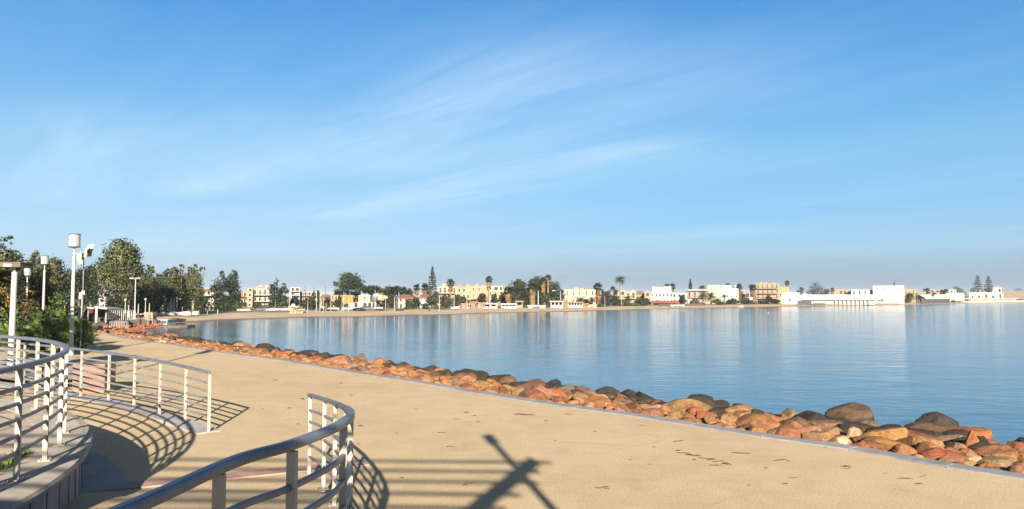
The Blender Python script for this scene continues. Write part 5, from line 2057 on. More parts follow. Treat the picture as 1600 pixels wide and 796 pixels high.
palm('palm_tree', 'slim fan palm before the left yellow wing', 704, 435, 200, 12, 'fan', 0.22, 0.9)
palm('palm_tree', 'tall fan palm with brown skirt before the right yellow wing', 764, 431, 202, 11.5, 'fan', 0.24, 1.2)
palm('palm_tree', 'grey stout palm at the right end of the yellow apartments', 794.5, 446, 190, 15, 'fan', 0.50, 1.0)
palm('palm_tree', 'thick trunked fan palm standing before the dark grove', 832, 438.5, 186, 16, 'fan', 0.70, 1.5)
palm('palm_tree', 'left of the two high palms sticking out of the dark grove', 849, 432.5, 214, 13, 'fan', 0.30, 1.3)
palm('palm_tree', 'right and taller of the two palms above the dark grove', 856.5, 429, 216, 9.5, 'fan', 0.20, 0.9)
palm('palm_tree', 'stout fan palm with a big orange skirt right of the white building', 934.5, 441.5, 212, 13, 'fan', 0.55, 2.0)
palm('palm_tree', 'tall slim palm with round crown standing alone against the sky', 969, 430, 240, 16, 'date', 0.17, 0.0, fr=60)
palm('palm_tree', 'small palm behind the yellow loggia house', 958, 447, 262, 8, 'fan', 0.2, 0.2)
palm('palm_tree', 'low date palm in front of the long plain white building', 907.5, 462.5, 205, 18, 'date', 0.25, 0)
palm('palm_tree', 'low dark palm left of the stout skirted palm', 925.5, 463, 206, 13, 'date', 0.2, 0)
palm('palm_tree', 'low palm before the pale yellow veranda house', 979.5, 461.5, 232, 15, 'date', 0.2, 0)
palm('palm_tree', 'left of the pair of palms above the white stepped house', 1041.5, 443, 300, 9, 'fan', 0.3, 0.3)
palm('palm_tree', 'right of the pair of palms above the white stepped house', 1050.5, 442.5, 300, 10, 'fan', 0.3, 0.6)
palm('palm_tree', 'date palm before the pinkish house, left of a fuller one', 1098.5, 455, 262, 15, 'date', 0.25, 0)
palm('palm_tree', 'fuller date palm before the cream windowless block', 1111, 457, 264, 16, 'date', 0.3, 0, fr=60)
palm('palm_tree', 'small palm in front of the white block with window rows', 1132, 459, 268, 9, 'date', 0.2, 0)
palm('palm_tree', 'small palm crown over the roof left of the cream block', 1097.5, 446, 330, 9, 'fan', 0.3, 0.2)
palm('palm_tree', 'palm crown on the roofline of the white penthouse block', 1138, 442.5, 335, 8.5, 'fan', 0.3, 0.3)
palm('palm_tree', 'skirted fan palm right of the white window block', 1155.5, 443, 290, 10, 'fan', 0.35, 1.8)
palm('palm_tree', 'skirted fan palm touching the left end of the peach block', 1178, 444.5, 292, 9.5, 'fan', 0.35, 1.8)
palm('palm_tree', 'dark palm behind the skirted one at the peach block', 1173.5, 444, 320, 7, 'fan', 0.3, 0.4)
palm('palm_tree', 'narrow lone palm above the terrace wing of the peach block', 1230.5, 438, 345, 7.5, 'fan', 0.22, 0.9)
palm('palm_tree', 'narrow palm behind the bath house, left of the round trees', 1252.5, 449, 350, 8, 'fan', 0.3, 1.4)
palm('palm_tree', 'narrow palm right of the round trees behind the bath house', 1301, 449.5, 350, 6.5, 'fan', 0.3, 1.2)
palm('palm_tree', 'slim palm before the right side of the bath house hall', 1406.5, 448, 320, 8.5, 'fan', 0.2, 0.3)
palm('palm_tree', 'bushy palm by the beach right of the bath house hall', 1424, 457, 345, 10, 'date', 0.3, 0.6, fr=60)
palm('palm_tree', 'rusty bushy palm right of its greener neighbour', 1434.5, 460.5, 348, 9, 'fan', 0.35, 1.0)
palm('palm_tree', 'brownish palm in front of the pale pink block', 1448.5, 449.5, 380, 10, 'fan', 0.3, 1.4)
palm('palm_tree', 'left of the two dark palms near the white gate house', 1472, 452.5, 400, 8.5, 'fan', 0.3, 0.6)
palm('palm_tree', 'right of the two dark palms near the white gate house', 1478.5, 451.5, 402, 8, 'fan', 0.3, 0.4)
palm('palm_tree', 'tiny thin palm before the long white wall house', 1458, 459.5, 350, 5, 'date', 0.12, 0)
norfolk('norfolk_pine', 'tall open branched norfolk pine over the two fan palms', 675.5, 416, 205, 17, zstart=0.42, tiers=12, gap=0.5)
norfolk('norfolk_pine', 'dense dark conical pine behind the pinkish house', 1079, 436, 330, 12, zstart=0.2, tiers=12)
norfolk('norfolk_pine', 'small dark cone of a pine behind the bath house hall', 1398, 439.5, 420, 5.5, zstart=0.3, tiers=9)
norfolk('norfolk_pine', 'left of the twin layered pines at the right of the bay', 1528.5, 430.5, 520, 15, zstart=0.25, tiers=9, shape='dome', gap=0.6)
norfolk('norfolk_pine', 'right of the twin layered pines at the right of the bay', 1545.5, 431, 524, 15, zstart=0.25, tiers=9, shape='dome', gap=0.6)
# the dark grove
T('broadleaf_tree', 'left shoulder of the dark grove right of the yellow apartments', 'tree', 812, 438.5, 214, 40, 'round', L_DARK, BARK, -0.2, 478, 300, 17, 0.22)
T('broadleaf_tree', 'middle and highest tree of the dark grove', 'tree', 840, 434, 222, 44, 'round', L_DARK, BARK, -0.2, 478, 330, 17, 0.22)
T('broadleaf_tree', 'right sloping tree of the dark grove beside the white building', 'tree', 864, 443, 226, 38, 'round', L_DARK, BARK, -0.2, 480, 300, 17, 0.22)
T('broadleaf_tree', 'greener low tree in front of the dark grove', 'tree', 856, 459, 196, 18, 'round', L_EUC, BARK, -0.2, 478, 110, 14, 0.2)
T('broadleaf_tree', 'dark foot of the grove behind the yellow stand', 'tree', 838, 458, 204, 50, 'round', L_DARK, BARK, -0.2, 482, 260, 15, 0.2)
for k, (u, v, w, off, mt, lab) in enumerate((
        (681, 455, 14, 50, L_EUC, 'tall rough tree right of the white villa'), (697, 464, 24, 44, L_OLIVE, 'wide grey green tree before the left yellow wing'), (716, 462, 20, 46, L_EUC, 'dark pointed tree before the middle yellow wing'),
        (726, 467, 18, 48, L_OLIVE, 'olive tree above the greyish pink hut'), (753, 459, 15, 44, L_RUSTY, 'brownish tree above the buff hut'), (772.5, 459.5, 11, 44, L_DARK, 'round dark tree above the white framed kiosk'),
        (786, 458.5, 14, 46, L_EUC, 'round green tree left of the grey stout palm'), (802, 461.5, 10, 50, L_OLIVE, 'small tree at the right end of the yellow apartments'), (740, 470, 20, 50, L_DARK, 'dark tree behind the beach hut row'),
        (950, 453.5, 18, 50, L_OLIVE, 'bushy dark tree left of the yellow loggia house'), (942, 452, 6, 52, L_DARK, 'slim dark cypress beside the stout skirted palm'), (998, 465, 14, 40, L_BRIGHT, 'bright green tree before the brown roofed house'),
        (1010, 468, 16, 42, L_DARK, 'dark tree left of the red awning'), (1066, 461, 12, 48, L_DARK, 'dark shrub tree beside the white roof edge house'), (1145, 468, 22, 40, L_DARK, 'dark hedge tree at the foot of the white window block'),
        (1165, 466, 16, 42, L_EUC, 'green tree before the buff and loggia houses'), (1201, 462, 12, 46, L_DARK, 'dark mop headed tree in front of the peach block'), (1277, 445.5, 34, 84, L_OLIVE, 'big round grey green trees behind the bath house, left crown'),
        (1291, 451.5, 20, 86, L_OLIVE, 'lower right crown of the round trees behind the bath house'), (1247, 453, 6, 90, L_DARK, 'tiny dark tree between the bath house end block and a palm'), (1497, 447.5, 17, 76, L_DARK, 'dark round tree with a pointed top behind the gate house'),
        (1522, 451.5, 22, 84, L_DARK, 'dark tree mass at the foot of the left twin pine'), (1543, 450, 26, 86, L_DARK, 'dark tree mass at the foot of the right twin pine'), (1592, 450.5, 22, 120, L_OLIVE, 'flat topped dark trees at the right edge above the tan wall'),
        (1441, 463.5, 10, 30, L_RUSTY, 'low rusty shrub tree left of the white wall house'), (1128, 473, 16, 32, L_DARK, 'low dark bush at the foot of the cream block'), (972, 471, 30, 36, L_OLIVE, 'wide low olive bush under the tall slim palm'),
        (946, 468, 20, 40, L_RUSTY, 'brown undergrowth right of the stout skirted palm'), (1032, 450, 10, 110, L_DARK, 'small dark tree behind the white stepped house'))):
    T('broadleaf_tree', lab, 'tree', u, v, sY(u, off), w, 'round', mt, BARK, -0.25, 478 if v < 466 else 482, 60 + w * 5, 14, 0.20, off=off)
# shrubs along the top of the beach
for u, v, w, off, mt, lab in ((640, 478, 22, 30, L_OLIVE, 'dry shrub below the cream villa'), (690, 478, 24, 30, L_EUC, 'green shrub mound left of the flat white boat'), (664, 474, 12, 32, L_DARK, 'dark shrub behind the post on the sand'),
                              (712, 474, 18, 34, L_DARK, 'dark shrub behind the flat white boat'), (560, 482, 26, 24, L_RUSTY, 'rusty low hedge under the white pavilion'), (596, 483, 26, 24, L_RUSTY, 'rusty low hedge right of the pavilion'),
                              (514, 484, 40, 24, L_RUSTY, 'long rusty hedge on the sand under the flag masts'), (624, 484, 22, 22, L_RUSTY, 'rusty hedge end below the umbrella pine'), (990, 474, 26, 26, L_BRIGHT, 'light green shrub at the beach edge below the veranda house'),
                              (940, 475, 22, 26, L_EUC, 'shrub at the foot of the stout skirted palm'), (820, 476, 16, 30, L_EUC, 'shrub between the dark shelter and the yellow stand'), (1190, 467.5, 20, 34, L_HEDGE, 'clipped dark hedge left of the mop headed tree'),
                              (1211, 467.5, 21, 34, L_HEDGE, 'clipped dark hedge right of the mop headed tree'), (1095, 473.5, 22, 30, L_DARK, 'dark shrub under the left date palm'), (1415, 467.5, 14, 14, L_DARK, 'dark shrub at the right foot of the bath house hall'),
                              (1490, 469.5, 10, 12, L_RUSTY, 'brown shrub on the shore before the gate house'), (1540, 466.5, 10, 26, L_DARK, 'dark shrub at the left end of the colonnade')):
    T('shrub', lab, 'shrub', u, v, sY(u, off), w, 'bush', mt, BARK, -0.3, None, 40 + w * 4, 12, 0.16, depth=2.2)

for k, (u, v, w, off, mt, lab) in enumerate((
        (893, 473, 16, 34, L_EUC, 'green shrub tree behind the brown roofed bar'), (916, 470, 18, 36, L_DARK, 'dark shrub tree behind the small orange kiosk'), (962, 463, 14, 46, L_DARK, 'dark tree between the yellow loggia house and the stout palm'),
        (1003, 470, 20, 36, L_DARK, 'dark green tree before the beige block'), (1086, 468, 12, 46, L_EUC, 'small green tree at the white bays of the pinkish house'), (1120, 468, 14, 42, L_EUC, 'green tree between the fuller date palm and the window block'),
        (1172, 470, 16, 36, L_DARK, 'dark tree at the foot of the loggia house'), (612, 452, 20, 120, L_DARK, 'dark far tree behind the flat umbrella pine'), (640, 452, 20, 110, L_DARK, 'dark far tree behind the cream villa'), (668, 450, 22, 112, L_DARK, 'dark far tree behind the white villa'),
        (512, 466, 14, 44, L_DARK, 'dark tree before the low cream house'), (486, 470, 16, 40, L_DARK, 'dark tree under the close cypress pair'), (640, 468, 12, 40, L_EUC, 'green tree at the left corner of the cream villa'), (650, 466, 14, 42, L_DARK, 'dark tree between the cream and white villas'),
        (672, 463, 12, 48, L_OLIVE, 'grey green tree before the white villa'), (460, 466, 16, 60, L_DARK, 'dark tree at the foot of the slender white block'), (404, 476, 16, 50, L_DARK, 'dark tree before the cream balcony apartments'), (418, 478, 14, 48, L_EUC, 'small green tree right of the dark one at the balconies'),
        (1420, 458, 12, 40, L_RUSTY, 'rusty tree before the yellow house at the baths'), (1460, 457, 12, 62, L_DARK, 'dark tree before the pale pink block'), (1504, 452, 14, 90, L_DARK, 'low dark tree right of the pointed round one'), (1575, 453, 14, 130, L_DARK, 'small dark tree behind the pinkish long house'))):
    T('broadleaf_tree', lab, 'tree', u, v, sY(u, off), w, 'round', mt, BARK, -0.25, 478 if v < 466 else 482, 60 + w * 5, 14, 0.20)
# ------------------------------------------------------------------ masts, lamps and posts of the far shore
def mast(label, u, vt, off, r_=0.05, yard=None, head=None, name='mast', cat='mast', group='masts and poles along the far beach', Y=None, zb=-0.3, mat=None):
    Yc = Y if Y is not None else sY(u, off)
    base = uw(u, Yc, zb)
    H = at(u, vt, Yc).z - zb
    root = empty(name, base, label, cat, group)
    mb = MB()
    mb.tube([(0, 0, -0.1), (0, 0, H * 0.5), (0, 0, H)], [r_, r_ * 0.85, r_ * 0.6], 6)
    mb.build('pole', mat or WHITEP, root)
    if yard:
        mb = MB()
        mb.bar((-yard, 0, H * 0.86), (yard, 0, H * 0.86), 0.05, 0.05)
        mb.build('yard', mat or WHITEP, root)
    if head == 'globe':
        mb = MB()
        mb.lathe([(0.04, H), (0.11, H + 0.04), (0.14, H + 0.14), (0.10, H + 0.24), (0.02, H + 0.28)], (0, 0, 0), 10)
        mb.build('lamp_head', SHADE, root)
    elif head == 'arm':
        mb = MB()
        mb.tube([(0, 0, H), (-0.5, -0.2, H + 0.25), (-1.5, -0.4, H + 0.15)], 0.05, 6)
        mb.box(-2.3, -1.45, -0.6, -0.25, H - 0.02, H + 0.12)
        mb.build('lamp_arm', GALV, root)
    elif head == 'double':
        mb = MB()
        mb.box(-0.62, -0.06, -0.16, 0.16, H - 0.02, H + 0.14)
        mb.box(0.06, 0.62, -0.16, 0.16, H - 0.02, H + 0.14)
        mb.bar((-0.1, 0, H - 0.05), (0.1, 0, H - 0.05), 0.08, 0.08)
        mb.build('lamp_head', GALV, root)
    return root
for u, vt, off, kw, lab in (
        (452.5, 456, 30, {}, 'white mast beside the left cream kiosk'), (494.5, 455, 24, dict(r_=0.06), 'pale mast between dark cypresses'), (500, 461, 22, {}, 'shorter mast right of the cypress pair'),
        (505.5, 470, 20, {}, 'short white post below the pink roofed house'), (509.5, 474, 20, {}, 'shortest white post below the pink roofed house'), (537, 456.5, 24, {}, 'mast left of the orange house'),
        (534.5, 470, 22, {}, 'short post in front of the green tree'), (586, 454, 26, dict(r_=0.07), 'stout mast right of the cream house'), (602.5, 463, 22, dict(yard=0.5), 'mast with a small yard beside the brown tree'),
        (616.5, 464.5, 20, dict(r_=0.06), 'white mast under the wide umbrella pine'), (623, 456, 26, {}, 'thin mast at the left corner of the cream villa'), (686.5, 462, 18, dict(r_=0.07), 'white pole right of the rough tree'),
        (709.5, 461, 30, dict(r_=0.08), 'white pole before the middle yellow wing'), (729.5, 450, 24, dict(r_=0.08), 'tall pole before the pink huts'), (765.5, 452, 24, dict(r_=0.08), 'tall white pole before the white framed kiosk'),
        (841, 454.5, 26, dict(r_=0.12), 'stout grey pole right of the thick trunked palm'), (945, 463, 20, {}, 'grey pole right of the stout skirted palm'), (971.2, 446, 30, {}, 'white pole beside the tall slim palm'),
        (1275.5, 456.5, 30, {}, 'thin pole above the bath house wall'), (1433, 459, 30, {}, 'thin pole by the rusty palm'), (1449, 461, 16, {}, 'left thin pole before the white wall house'),
        (481, 470, 18, {}, 'short mast right of the plain kiosk'), (517, 464, 22, {}, 'bare mast at the bright orange house'), (545, 466, 20, {}, 'thin mast before the orange house with one window')):
    mast(lab, u, vt, off, **kw)
for u, vt, off, tilt, lab in ((474, 452, 60, 0.02, 'dark leaning aerial mast right of the slender white block'), (479, 447, 62, -0.05, 'tallest dark leaning mast behind the kiosks'), (489.5, 449, 60, 0.04, 'dark mast above the cypresses'),
                              (508, 448, 70, 0.0, 'dark spiky mast above the pink roofs')):
    m_ = mast(lab, u, vt, off, 0.09, mat=DARKM)
    m_.rotation_euler = (0, tilt, 0)
mast('street lamp with a long arm right of the dark grove', 876, 455, 40, 0.09, head='arm', name='street_lamp', cat='street lamp', group=None)
mast('tall white lamp mast with twin heads in front of the left wood', 211, 436, 0, 0.07, head='double', name='street_lamp', cat='street lamp', group=None, Y=84, zb=-0.2)
mast('ship like mast with a crossing yard standing by the white boats', 276.5, 463.5, 0, 0.06, yard=0.62, Y=112, zb=-0.2, group=None)
for u, vt, Y, lab in ((196, 471, 78, 'left globe lamp behind the white rails'), (227.5, 470, 84, 'right globe lamp behind the jetty scaffold'), (164, 468, 80, 'globe lamp behind the white canopy')):
    mast(lab, u, vt, 0, 0.05, head='globe', name='street_lamp', cat='street lamp', group='globe lamps by the jetty', Y=Y, zb=-0.1)
for u, vt, Y, lab in ((233.7, 474, 88, 'white post right of the right globe lamp'), (216.5, 475, 88, 'thin white post left of the right globe lamp'), (201.5, 477, 82, 'short white post right of the left globe lamp'), (285.3, 480, 112, 'white post among the white boats'),
                      (324.5, 486, 118, 'grey post on the sand left of the twin trees'), (340.5, 483, 120, 'white sign post under the twin trees')):
    mast(lab, u, vt, 0, 0.06, name='post', cat='post', group='white posts near the jetty', Y=Y, zb=-0.3)
# the dark post at the water's edge
p = gnd(671, 489.5, -0.72)
H = at(671, 480, p.y).z + 0.72
mb = MB()
mb.tube([(p.x, p.y, -1.1), (p.x, p.y, -0.72 + H)], 0.16, 8)
mb.box(p.x - 0.34, p.x + 0.34, p.y - 0.05, p.y + 0.05, -0.72 + H, -0.72 + H + 0.25)
o = mb.build('mooring_post', DARKM, loc=(p.x, p.y, -0.8))
tag(o, 'dark post standing at the water edge below the white villa', 'post')

# ------------------------------------------------------------------ cars on the far road
CARW = {}
def car(label, u, off, col, flip=False, Y=None, rz=None):
    Yc = Y or sY(u, off)
    base = uw(u, Yc, -0.22)
    root = empty('car', base, label, 'car', 'cars parked behind the far beach', rz=(-math.atan2(base.x, base.y) + (math.pi if flip else 0)) if rz is None else rz)
    root.scale = (0.52, 0.52, 0.52)
    m = M('car_paint_' + '_'.join(str(int(c * 100)) for c in col), col, 0.3, 0.03, 2, spec=0.6)
    body = [(-2.1, 0.35), (-2.12, 0.72), (-1.95, 0.88), (-1.05, 0.95), (1.55, 0.98), (2.05, 0.92), (2.12, 0.4), (1.9, 0.28), (-1.9, 0.28)]
    cab = [(-1.08, 0.95), (-0.35, 1.44), (1.0, 1.46), (1.66, 0.98)]
    def side(prof, y0, y1, inset=0.0):
        mb = MB()
        n = len(prof)
        vs = [(x, y0, z) for x, z in prof] + [(x, y1, z) for x, z in prof]
        fs = [tuple(range(n)), tuple(range(2 * n - 1, n - 1, -1))] + [(i, n + i, n + (i + 1) % n, (i + 1) % n) for i in range(n)]
        return mb.add(vs, fs)
    side(body, -0.85, 0.85).build('body', m, root, bevel=0.05)
    side([(-1.02, 0.99), (-0.35, 1.40), (1.0, 1.42), (1.58, 1.0)], -0.72, 0.72).build('glass', GLASS, root)
    side([(-0.38, 1.41), (-0.30, 1.46), (0.95, 1.48), (1.03, 1.43)], -0.70, 0.70).build('roof', m, root)
    for x in (-1.3, 1.3):
        for y in (-0.80, 0.80):
            mb = MB()
            mb.tube([(x, y - 0.1, 0.31), (x, y + 0.1, 0.31)], 0.31, 12)
            mb.build('wheel', DARKM, root)
    return root
WH, GR, SI, BL, RD = (0.30, 0.30, 0.29), (0.05, 0.05, 0.055), (0.19, 0.195, 0.20), (0.03, 0.05, 0.10), (0.20, 0.03, 0.02)
for u, off, c, f_, lab in ((381, 26, WH, 0, 'white car at the left end under the bright green tree'), (409, 31, GR, 0, 'dark car left of a white one below the cream balconies'),
                           (425.5, 26, WH, 0, 'white car right below the cream balconies'), (444, 26, WH, 0, 'white car left of the cream kiosks'),
                           (521, 30, WH, 0, 'white car by the long rusty hedge'), (543, 30, WH, 0, 'white car left of the pavilion'), (568, 30, BL, 0, 'blue car before the middle of the pavilion'),
                           (577.5, 30, GR, 1, 'dark car before the right bays of the pavilion'), (590, 31, WH, 0, 'white car right of the pavilion')):
    car(lab, u, off, c, bool(f_))
# ------------------------------------------------------------------ boats drawn up on the sand
def boat(label, u, Y, Lpx, rz=0.0, col=None, zb=-0.35, name='boat', sail=0.0):
    base = uw(u, Y, zb)
    L = Lpx / F * Y
    root = empty(name, base, label, 'boat', 'boats drawn up on the sand', rz=-math.atan2(base.x, base.y) + rz)
    mb = MB()
    n = 9
    V, Fc = [], []
    for i in range(n):
        t_ = i / (n - 1)
        x = (t_ - 0.5) * L
        w = 0.62 * math.sin(math.pi * (0.12 + 0.80 * (1 - t_))) ** 0.7 if i < n - 1 else 0.04
        sh = 0.55 + 0.16 * t_ ** 2
        V += [(x, -w, sh), (x, -w * 0.7, 0.14), (x, 0, 0.02 + 0.12 * t_ ** 3), (x, w * 0.7, 0.14), (x, w, sh)]
    for i in range(n - 1):
        for k in range(4):
            Fc.append((5 * i + k, 5 * i + k + 1, 5 * i + k + 6, 5 * i + k + 5))
    Fc.append((4, 3, 2, 1, 0))
    mb.add(V, Fc)
    mb.build('hull', col or WHITEP, root, smooth=False)
    mb = MB()
    vs = []
    for i in range(n):
        vs += [V[5 * i][:2] + (V[5 * i][2] - 0.05,), V[5 * i + 4][:2] + (V[5 * i + 4][2] - 0.05,)]
    mb.add(vs, [(2 * i, 2 * i + 2, 2 * i + 3, 2 * i + 1) for i in range(n - 1)])
    mb.build('deck', M('boat_deck', (0.28, 0.27, 0.25), 0.6, 0.1, 3), root)
    mb = MB()
    for x in (-L * 0.2, L * 0.12):
        mb.box(x, x + 0.2, -0.5, 0.5, 0.52, 0.57)
    mb.build('thwart', WOODB, root)
    if sail:
        mb = MB()
        mb.tube([(0.1, 0, 0.4), (0.1, 0, 0.5 + sail)], 0.04, 6)
        mb.build('mast', GALV, root)
        mb = MB()
        mb.tube([(0.02, -0.1, 0.65), (-0.08, -0.1, 0.6 + sail * 0.5), (0.06, -0.08, 0.5 + sail * 0.92)], [0.24, 0.2, 0.04], 8)
        mb.build('furled_sail', SHADE, root)
    return root
for u, Y, L, sail, lab in ((262, 109, 22, 0, 'long white boat hull at the left of the beached boats'), (285, 111, 24, 0, 'long white boat hull in the middle of the beached boats'), (303, 112, 18, 0, 'white boat hull at the right end below the pale gum trunk'),
                           (266.5, 111, 16, 2.1, 'beached boat with upright furled white sail, left of two'), (271.5, 112, 16, 2.0, 'beached boat with upright furled white sail, right of two'), (252, 107, 12, 0, 'small white dinghy left of the long hulls'),
                           (293, 108.5, 14, 0, 'low white dinghy in front of the middle hull')):
    boat(lab, u, Y, L, 0.15 * math.sin(u), None, -0.36, sail=sail)
boat('flat white boat lying upturned before the green shrub mound', 711.5, sY(711, 25), 14, 0.1, WHITEP, -0.3)
# small boat on the water by the right date palms and floats
p = gnd(1157, 480.5, -0.8)
boat('tiny white boat afloat off the beach under the skirted palm', 1157, p.y, 9, 0.4, WHITEP, -0.95, name='boat')
for u, v, lab in ((749, 498.5, 'small red float on the water below the pink huts'), (847, 499, 'small red float on the water below the yellow stand'), (1200.5, 489.5, 'tiny white float on the water below the peach block')):
    p = gnd(u, v, WATER_Z)
    mb = MB()
    mb.lathe([(0.03, -0.08), (0.10, -0.03), (0.13, 0.04), (0.08, 0.11), (0.03, 0.16)], p, 10)
    o = mb.build('float', M('float_red', (0.30, 0.04, 0.03), 0.5, 0.1, 3) if 'red' in lab else WHITEP, loc=p)
    tag(o, lab, 'float')

# thatched parasols by the baths
for u, v, lab in ((1361.5, 469.5, 'left dark thatched parasol before the bath house'), (1374.5, 469.5, 'right dark thatched parasol before the bath house')):
    Y = sY(u, 9)
    base = uw(u, Y, -0.4)
    H = at(u, v, Y).z + 0.4
    root = empty('parasol', base, lab, 'parasol', 'thatched parasols before the baths')
    mb = MB(); mb.tube([(0, 0, -0.1), (0, 0, H)], 0.07, 6); mb.build('pole', WOODB, root)
    mb = MB(); mb.lathe([(1.5, H - 0.35), (1.3, H - 0.2), (0.6, H), (0.05, H + 0.12)], (0, 0, 0), 12); mb.build('canopy', WOODB, root)

# ------------------------------------------------------------------ left: canopy, rails, jetty, flags
b = empty('canopy', uw(135, 76, 0), 'long low white edged canopy behind the shrubs with dark space under it', 'canopy', world=True)
def lp(u, v, Y):
    return at(u, v, Y)
mb = MB()
for (u0, v0, u1, v1, Y) in ((76, 477.5, 108, 479, 74), (112, 478, 146, 481, 74), (148, 479, 167, 481.3, 73)):
    a, c = lp(u0, v0, Y), lp(u1, v1, Y)
    vs = []
    for p in (a, c):
        vs += [p, p + Vector((0, 3.2, -0.12)), p + Vector((0, 3.2, -0.26)), p + Vector((0, 0, -0.14))]
    mb.add(vs, [(0, 4, 5, 1), (3, 2, 6, 7), (0, 3, 7, 4), (1, 5, 6, 2), (0, 1, 2, 3), (4, 7, 6, 5)])
mb.build('roof', WHITEP, b)
for u in (82, 97, 108, 124, 138, 150, 152, 166):
    mb = MB()
    p = lp(u, 480, 74.3)
    mb.tube([(p.x, p.y, -0.1), (p.x, p.y, lp(u, 481.5, 74.3).z)], 0.05, 6)
    mb.build('post', WHITEP, b)
mb = MB()
a, c = lp(84, 480, 77), lp(168, 480, 77)
mb.box(a.x, c.x, 76.6, 76.9, -0.1, 1.25)
mb.build('back_wall', M('canopy_back', (0.07, 0.065, 0.06), 0.9, 0.3, 1), b)
for u, lab in ((140.5, 'left red cloth hanging under the canopy'), (143.5, 'right red cloth hanging under the canopy')):
    p = lp(u, 486, 74)
    mb = MB()
    V = []
    for k in range(7):
        x = (k / 6 - 0.5) * 0.17
        V += [(p.x + x, p.y + 0.02 * math.sin(k * 2.2), p.z + 0.15), (p.x + x * 1.2, p.y + 0.035 * math.sin(k * 2.2 + 0.6), p.z - 0.22)]
    mb.add(V + [(x, y + 0.015, z) for x, y, z in V], [(2 * k, 2 * k + 1, 2 * k + 3, 2 * k + 2) for k in range(6)] + [(14 + 2 * k, 14 + 2 * k + 2, 14 + 2 * k + 3, 14 + 2 * k + 1) for k in range(6)])
    o = mb.build('hanging_cloth', M('red_cloth', (0.13, 0.015, 0.02), 0.9, 0.2, 5), loc=p)
    tag(o, lab, 'cloth')

def fence(name, label, pts, h, n, mat, cat='fence', rails=(0.96, 0.5), pr=0.025, zb=0.0):
    a, c = pts[0], pts[-1]
    m_ = a.lerp(c, 0.5)
    root = empty(name, (m_.x, m_.y, m_.z), label, cat, world=True)
    rs = [a.lerp(c, k / n) for k in range(n + 1)]
    for p in rs:
        mb = MB()
        mb.bar(p, p + Vector((0, 0, h)), pr * 2, pr * 2, up=Vector((0, 1, 0)))
        mb.build('post', mat, root)
    for f_ in rails:
        mb = MB()
        mb.bar(a + Vector((0, 0, h * f_)), c + Vector((0, 0, h * f_)), 0.05, 0.05)
        mb.build('rail', mat, root)
    return root
fence('fence', 'row of thin white posts and rail along the top of the pink quay wall', [uw(148, 76, 0.0), uw(212, 82, 0.0)], 1.0, 20, WHITEP, rails=(0.97,))
fence('fence', 'white barred gate fence low by the rubble, left of the scaffold', [uw(172.5, 72, -0.55), uw(201, 73.5, -0.6)], 0.62, 11, WHITEP, rails=(0.97, 0.05), pr=0.014)
b = empty('quay_wall', uw(185, 77, 0), 'low pinkish quay wall behind the white barred fence', 'wall', world=True)
mb = MB()
mb.bar(uw(140, 75.2, -0.42), uw(243, 85.0, -0.42), 0.5, 0.84)
mb.build('wall', wall_m('pink', None), b)
b = empty('scaffold', uw(223, 84, -0.8), 'pinkish steel scaffold stand with platforms on the jetty', 'scaffold', world=True)
SC = M('scaffold_paint', (0.22, 0.165, 0.14), 0.6, 0.15, 4)
z0 = -0.72
for u in (208.8, 216.5, 225, 232, 239):
    for dy in (0, 2.4):
        mb = MB()
        p = uw(u, 83 + dy, 0)
        mb.tube([(p.x, p.y, z0), (p.x, p.y, at(u, 490.5, 83).z)], 0.05, 6)
        mb.build('post', SC, b)
for v in (491.5, 500, 509):
    z = at(220, v, 83).z
    for dy in (0, 2.4):
        mb = MB()
        a, c = uw(208.5, 83 + dy, z), uw(239.3, 83 + dy, z)
        mb.bar(a, c, 0.07, 0.08)
        mb.build('rail', SC, b)
mb = MB()
a, c = uw(209, 83, 0), uw(239, 85.4, 0)
mb.box(a.x, c.x, 83.1, 85.2, at(220, 500, 83).z - 0.12, at(220, 500, 83).z - 0.05)
mb.build('platform', wall_m('buff', None), b)
mb = MB()
a, c = uw(226, 85.6, 0), uw(239, 85.6, 0)
mb.box(a.x, c.x, 85.5, 86.6, z0, at(230, 488, 85.5).z)
mb.build('cabin', wall_m('buff', None), b)
r_ = empty('kiosk', uw(249, 85, -0.55), 'white box kiosk with a wide dark opening at the root of the jetty', 'kiosk', world=True)
a, c = uw(240.5, 85, 0), uw(260.5, 85, 0)
zt, zb_ = at(250, 499.8, 85).z, at(250, 508, 85).z
bpart(r_, 'wall', WHITEP, [(a.x, c.x, 85.3, 87.4, zb_ - 0.15, zt - 0.1)])
bpart(r_, 'roof', WHITEP, [(a.x - 0.08, c.x + 0.08, 85.15, 87.5, zt - 0.097, zt)])
bpart(r_, 'opening', DARKM, [(a.x + 0.36, c.x - 0.08, 85.26, 85.297, zb_ + 0.12, zt - 0.16)])
bpart(r_, 'frame', WHITEP, [(c.x - 0.07, c.x, 85.2, 85.296, zb_, zt - 0.1), (a.x, c.x - 0.075, 85.2, 85.296, zb_, zb_ + 0.1)])
b = empty('jetty', uw(255, 82, -0.8), 'low reddish brown stone jetty reaching into the cove', 'jetty', world=True)
mb = MB()
pj = [uw(200, 84.5, 0), uw(305, 83.5, 0)]
mb.prism([(pj[0].x, 81.6), (pj[1].x - 0.6, 80.9), (pj[1].x, 81.6), (pj[1].x - 0.2, 84.2), (pj[0].x, 85.2)], -1.3, -0.66)
mb.build('deck', wall_m('jetty_stone', (0.115, 0.078, 0.060)), b)
for k in range(7):
    x = pj[0].x + (pj[1].x - pj[0].x) * (k + 0.5) / 7
    mb = MB()
    mb.tube([(x, 81.2 - 0.07 * k + 0.3, -1.4), (x, 81.2 - 0.07 * k + 0.3, -0.56)], 0.10, 8)
    mb.build('post', WOODB, b)
